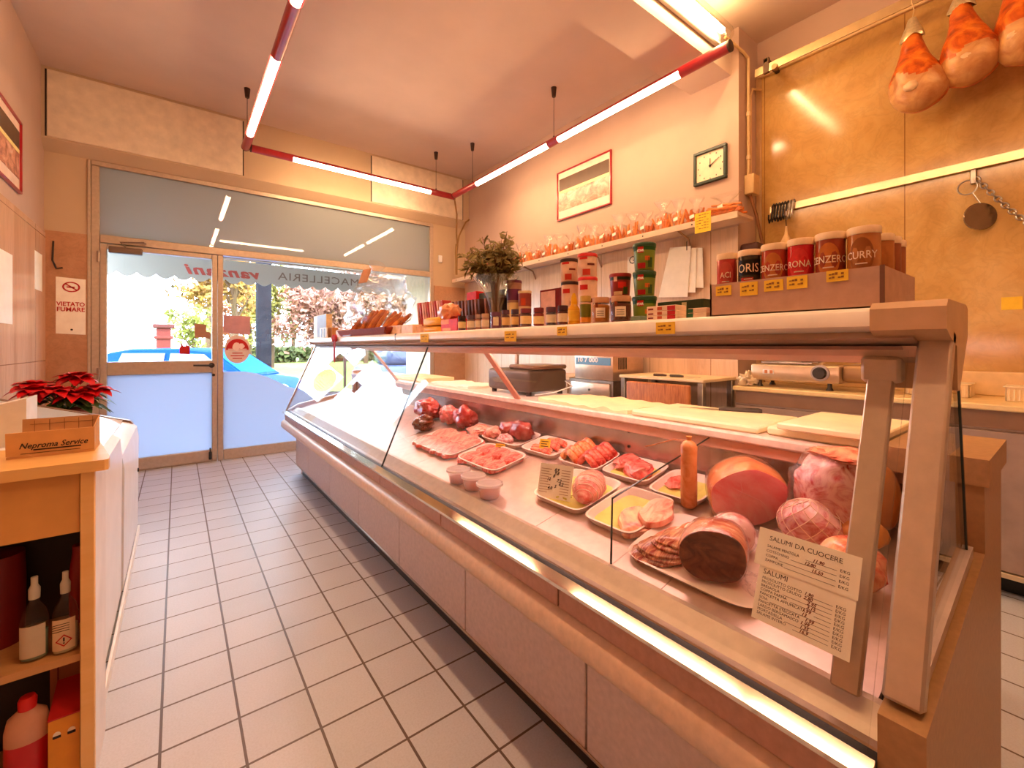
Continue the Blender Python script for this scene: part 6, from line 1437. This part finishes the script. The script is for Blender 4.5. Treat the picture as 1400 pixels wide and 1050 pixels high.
# blue car
def car():
    t = thing('car', 'small blue hatchback parked across the street outside the window', 'car', (0, 0, 0))
    BL = mat((10,58,172), .6, 0, .03, 4, spec=.03)
    st = [(-1.85,.55,.80,.66), (-1.78,.38,.95,.72), (-1.4,.30,.98,.78), (-.6,.28,.97,.80), (.4,.28,.96,.80), (1.0,.30,.92,.79), (1.45,.34,.86,.74), (1.72,.40,.74,.64), (1.82,.48,.62,.54)]
    n = 20; vs = []
    for x, z0, z1, w in st:
        for i in range(n):
            a = 2*math.pi*i/n; cx, cz = math.cos(a), math.sin(a); e = .45
            vs.append((x, w*math.copysign(abs(cx)**e, cx), (z0+z1)/2+(z1-z0)/2*math.copysign(abs(cz)**e, cz)))
    fs = [(k*n+i, k*n+(i+1) % n, (k+1)*n+(i+1) % n, (k+1)*n+i) for k in range(len(st)-1) for i in range(n)]+[tuple(range(n))[::-1], tuple(range((len(st)-1)*n, len(st)*n))]
    parts = [('body', MB().add(vs, fs), BL)]
    cab = [(-1.78,.94,.70,1.0), (-1.5,1.40,.60,.93), (-1.1,1.47,.60,.95), (-.2,1.48,.61,.95), (.35,1.42,.60,.95), (1.05,.93,.70,.91)]
    vs = []
    for x, zt, w, zb in cab: vs += [(x, -.76, zb), (x, -w, zt-.03), (x, -w+.08, zt), (x, w-.08, zt), (x, w, zt-.03), (x, .76, zb)]
    fs = [(k*6+i, k*6+i+1, (k+1)*6+i+1, (k+1)*6+i) for k in range(5) for i in range(5)]+[tuple(range(6)), tuple(range(30, 36))]
    parts.append(('cabin', MB().add(vs, fs), BL))
    GLM = mat((150,176,196), .4, 0, .04, 3, spec=.1)
    for sgn in (-1, 1):
        y = lambda z, s=sgn: s*(.775-(z-.95)*.30)
        parts.append(('side_window', MB().slab(*[(x, y(z)+.01*sgn, z) for x, z in ((-1.3,.98), (-.45,.98), (-.45,1.38), (-1.2,1.38))], .004), GLM))
        parts.append(('side_window', MB().slab(*[(x, y(z)+.01*sgn, z) for x, z in ((-.35,.98), (.75,.98), (.25,1.36), (-.35,1.38))], .004), GLM))
        parts.append(('headlight', MB().blob((1.60, sgn*.56, .70), (.16,.11,.08), 0, 0, 2), mat((220,230,240), .1)))
        parts.append(('mirror', MB().blob((.72, sgn*.88, 1.0), (.07,.10,.07), 0, 0, 2), BL))
        for x in (-1.2, 1.15):
            parts.append(('wheel', MB().lathe([(.12,-.10), (.29,-.10), (.30,-.06), (.30,.06), (.29,.10), (.12,.10)], (x, sgn*.70, .30), 24, M=Matrix.Rotation(R(90), 3, 'X')), M_BLACK))
    parts.append(('windscreen', MB().slab((.40,-.56,1.40), (1.0,-.66,.97), (1.0,.66,.97), (.40,.56,1.40), -.012), mat((16,84,166), .6, 0, .05, 3, spec=.02)))
    return t, parts
t, parts = car()
Mc = Matrix.Translation(Vector((.55, 10.9, GZ))) @ Matrix.Rotation(R(-32), 4, 'Z')
t.location = (.55, 10.9, GZ); t['_org'] = (.55, 10.9, GZ)
for nm, mb, m in parts: mb.xf(Mc).build(nm, m, t)
t = thing('car', 'dark parked car just seen beyond the far end of the display case', 'car', (5.3, 13, GZ))
for nm, mb, m in car()[1] if False else []: pass
mb = MB().box(4.3, 7.6, 12.2, 13.8, GZ+.3, GZ+.95, .2, seg=3); mb.build('body', mat((60,70,110), .3), t); mb = MB().box(4.9, 6.9, 12.35, 13.65, GZ+.95, GZ+1.45, .18, seg=3); mb.build('cabin', mat((50,60,90), .2), t)
for x in (4.9, 7.0): MB().cyl((x, 12.15, GZ+.3), (x, 12.4, GZ+.3), .3).build('wheel', M_BLACK, t)
# street furniture
one(MB().box(1.60, 1.92, 12.6, 12.9, GZ, 4.2, .02), 'street_pillar', mat((40,40,44), .9, 0, .15, 3, spec=.02), 'dark grey square pillar standing beyond the blue car', 'pillar')
one(MB().cyl((4.6, 15.5, GZ), (4.6, 15.5, .9), .05, n=10), 'bollard_post', M_DARKM, 'thin dark post on the lawn edge near the dark car', 'post')
mx = at(224, 473, y=16.5).x
t = thing('memorial_pillar', 'red brown pillar with a flat cap across the street', 'pillar', (mx, 16.5, GZ))
MB().box(mx-.17, mx+.17, 16.3, 16.64, GZ+.02, 1.72, .02).box(mx-.22, mx+.22, 16.25, 16.69, 1.40, 1.5, .02).build('shaft', mat((110,36,22), .8), t); MB().box(mx-.25, mx+.25, 16.22, 16.72, 1.72, 1.84, .02).build('cap', mat((90,36,26), .8), t)
rnd = random.Random(11)
def tree(label, x, y, h, r, col, seed, trunk=True, dens=1.0, spread=.75, name='tree'):
    rn = random.Random(seed); t = thing(name, label, 'tree', (x, y, GZ), 'trees beyond the street')
    tr = MB().tube([(x, y, GZ), (x+.1, y, GZ+h*.35), (x-.05, y, GZ+h*.7)], [.16*h/6, .11*h/6, .05*h/6], 8)
    for i in range(9):
        a = rn.uniform(0, 6.28); z = GZ+h*rn.uniform(.3, .6); tr.tube([(x, y, z), (x+r*.5*math.cos(a), y+r*.5*math.sin(a), z+h*.15), (x+r*.8*math.cos(a), y+r*.8*math.sin(a), z+h*.25)], [.05*h/6,.03*h/6,.012*h/6], 5)
    tr.build('trunk', mat((96,70,50), .9), t)
    fo = MB(); cl = [(rn.gauss(0, r*.42), rn.gauss(0, r*.42), rn.gauss(0, h*.16)) for _ in range(26)]
    for i in range(int(2600*dens)):
        c = cl[i % 26]; d = Vector((rn.gauss(0,1), rn.gauss(0,1), rn.gauss(0,1)))*r*.17
        q = Vector((x+c[0], y+c[1], GZ+h*.64+c[2]))+d; u = Vector((rn.gauss(0,1), rn.gauss(0,1), rn.gauss(0,1))).normalized(); v = u.orthogonal().normalized(); s = (.05+r*.03)*rn.uniform(.6, 1.4)
        fo.add([q-u*s-v*s*.6, q+u*s-v*s*.6, q+u*s+v*s*.6, q-u*s+v*s*.6], [(0,1,2,3)])
    f = fo.build('foliage', mat(tuple(int(q*.76) for q in col), .8, 0, .25, 3), t, False); f['kind'] = 'stuff'
def tx(u, y): return at(u, 473, y=y).x
tree('tall amber tree showing beside the door mullion', tx(318, 27), 27, 8.5, 1.7, (206,150,60), 1)
tree('orange autumn tree just beside the grey pillar', tx(340, 37), 37, 6.9, 1.4, (214,130,70), 2)
tree('yellow green tree second from the grey pillar', tx(371, 34), 34, 6.8, 1.5, (190,180,80), 3)
tree('small dark green conifer between the yellow green tree and the pink trees', tx(400, 46), 46, 8.2, 1.6, (140,146,70), 9)
tree('rounded salmon pink tree behind the far end of the case', tx(440, 30), 30, 6.2, 2.5, (222,150,126), 4, dens=1.6)
tree('broad coral tree over the bread basket', tx(500, 38), 38, 8.4, 3.2, (226,156,130), 5, dens=1.8)
tree('pale rust tree near the awning edge', tx(556, 25), 25, 6.0, 2.1, (220,164,130), 6, dens=1.6)
tree('olive sapling on the white sky seen through the door pane', tx(262, 24), 24, 3.6, .8, (176,176,70), 7, dens=.25)
tree('sparse bare tree high behind the door', tx(285, 36), 36, 11, 2.0, (150,120,80), 8, dens=.12)
mb = MB(); rn = random.Random(3)
for i in range(2600):
    q = Vector((rn.uniform(2, 34), 44+rn.uniform(-.7,.7), GZ+rn.uniform(.0, 1.35))); u = Vector((rn.gauss(0,1), rn.gauss(0,1), rn.gauss(0,1))).normalized(); v = u.orthogonal().normalized(); s = .2
    mb.add([q-u*s-v*s, q+u*s-v*s, q+u*s+v*s, q-u*s+v*s], [(0,1,2,3)])
o = one(mb, 'hedge', mat((80,88,44), .9, 0, .25, 2), 'long low green hedge along the far side of the lawn', 'hedge', smooth=False); o['kind'] = 'stuff'

# ------------------------------------------------------------------ light of the sky, camera
sc = bpy.context.scene
wd = bpy.data.worlds.new('sky'); sc.world = wd; wd.use_nodes = True; nt = wd.node_tree; nt.nodes.clear()
bg = nt.nodes.new('ShaderNodeBackground'); bg.inputs['Color'].default_value = (.68,.83,1.0,1); bg.inputs['Strength'].default_value = SKY_W
ow = nt.nodes.new('ShaderNodeOutputWorld'); nt.links.new(bg.outputs[0], ow.inputs[0])
sl = bpy.data.lights.new('sun', 'SUN'); sl.energy = SUN_W; sl.angle = R(2); sl.color = (1.0,.93,.82)
so = bpy.data.objects.new('sun', sl); C.objects.link(so); so.rotation_euler = (R(38), 0, R(-25))
so.location = (0,-5,12)
cd = bpy.data.cameras.new('camera'); cd.sensor_width = 36; cd.lens = 36*FPX/1400; cd.shift_y = -(525-HOR)/1400; cd.clip_start = .02; cd.clip_end = 300
co = bpy.data.objects.new('camera', cd); C.objects.link(co); co.location = (0,0,EYE); co.rotation_euler = (R(90), 0, -YAW)
sc.camera = co
vs_ = sc.view_settings; sc.display_settings.display_device = 'sRGB'; vs_.view_transform = 'Standard'; vs_.look = 'None'; vs_.exposure = EXPO; vs_.gamma = 1.0; vs_.use_curve_mapping = False
sc.cycles.max_bounces = 8; sc.cycles.diffuse_bounces = 4; sc.cycles.glossy_bounces = 4; sc.cycles.transparent_max_bounces = 24; sc.cycles.sample_clamp_indirect = 4; sc.cycles.caustics_reflective = False; sc.cycles.caustics_refractive = False
for o in bpy.data.objects:
    if '_org' in o: del o['_org']
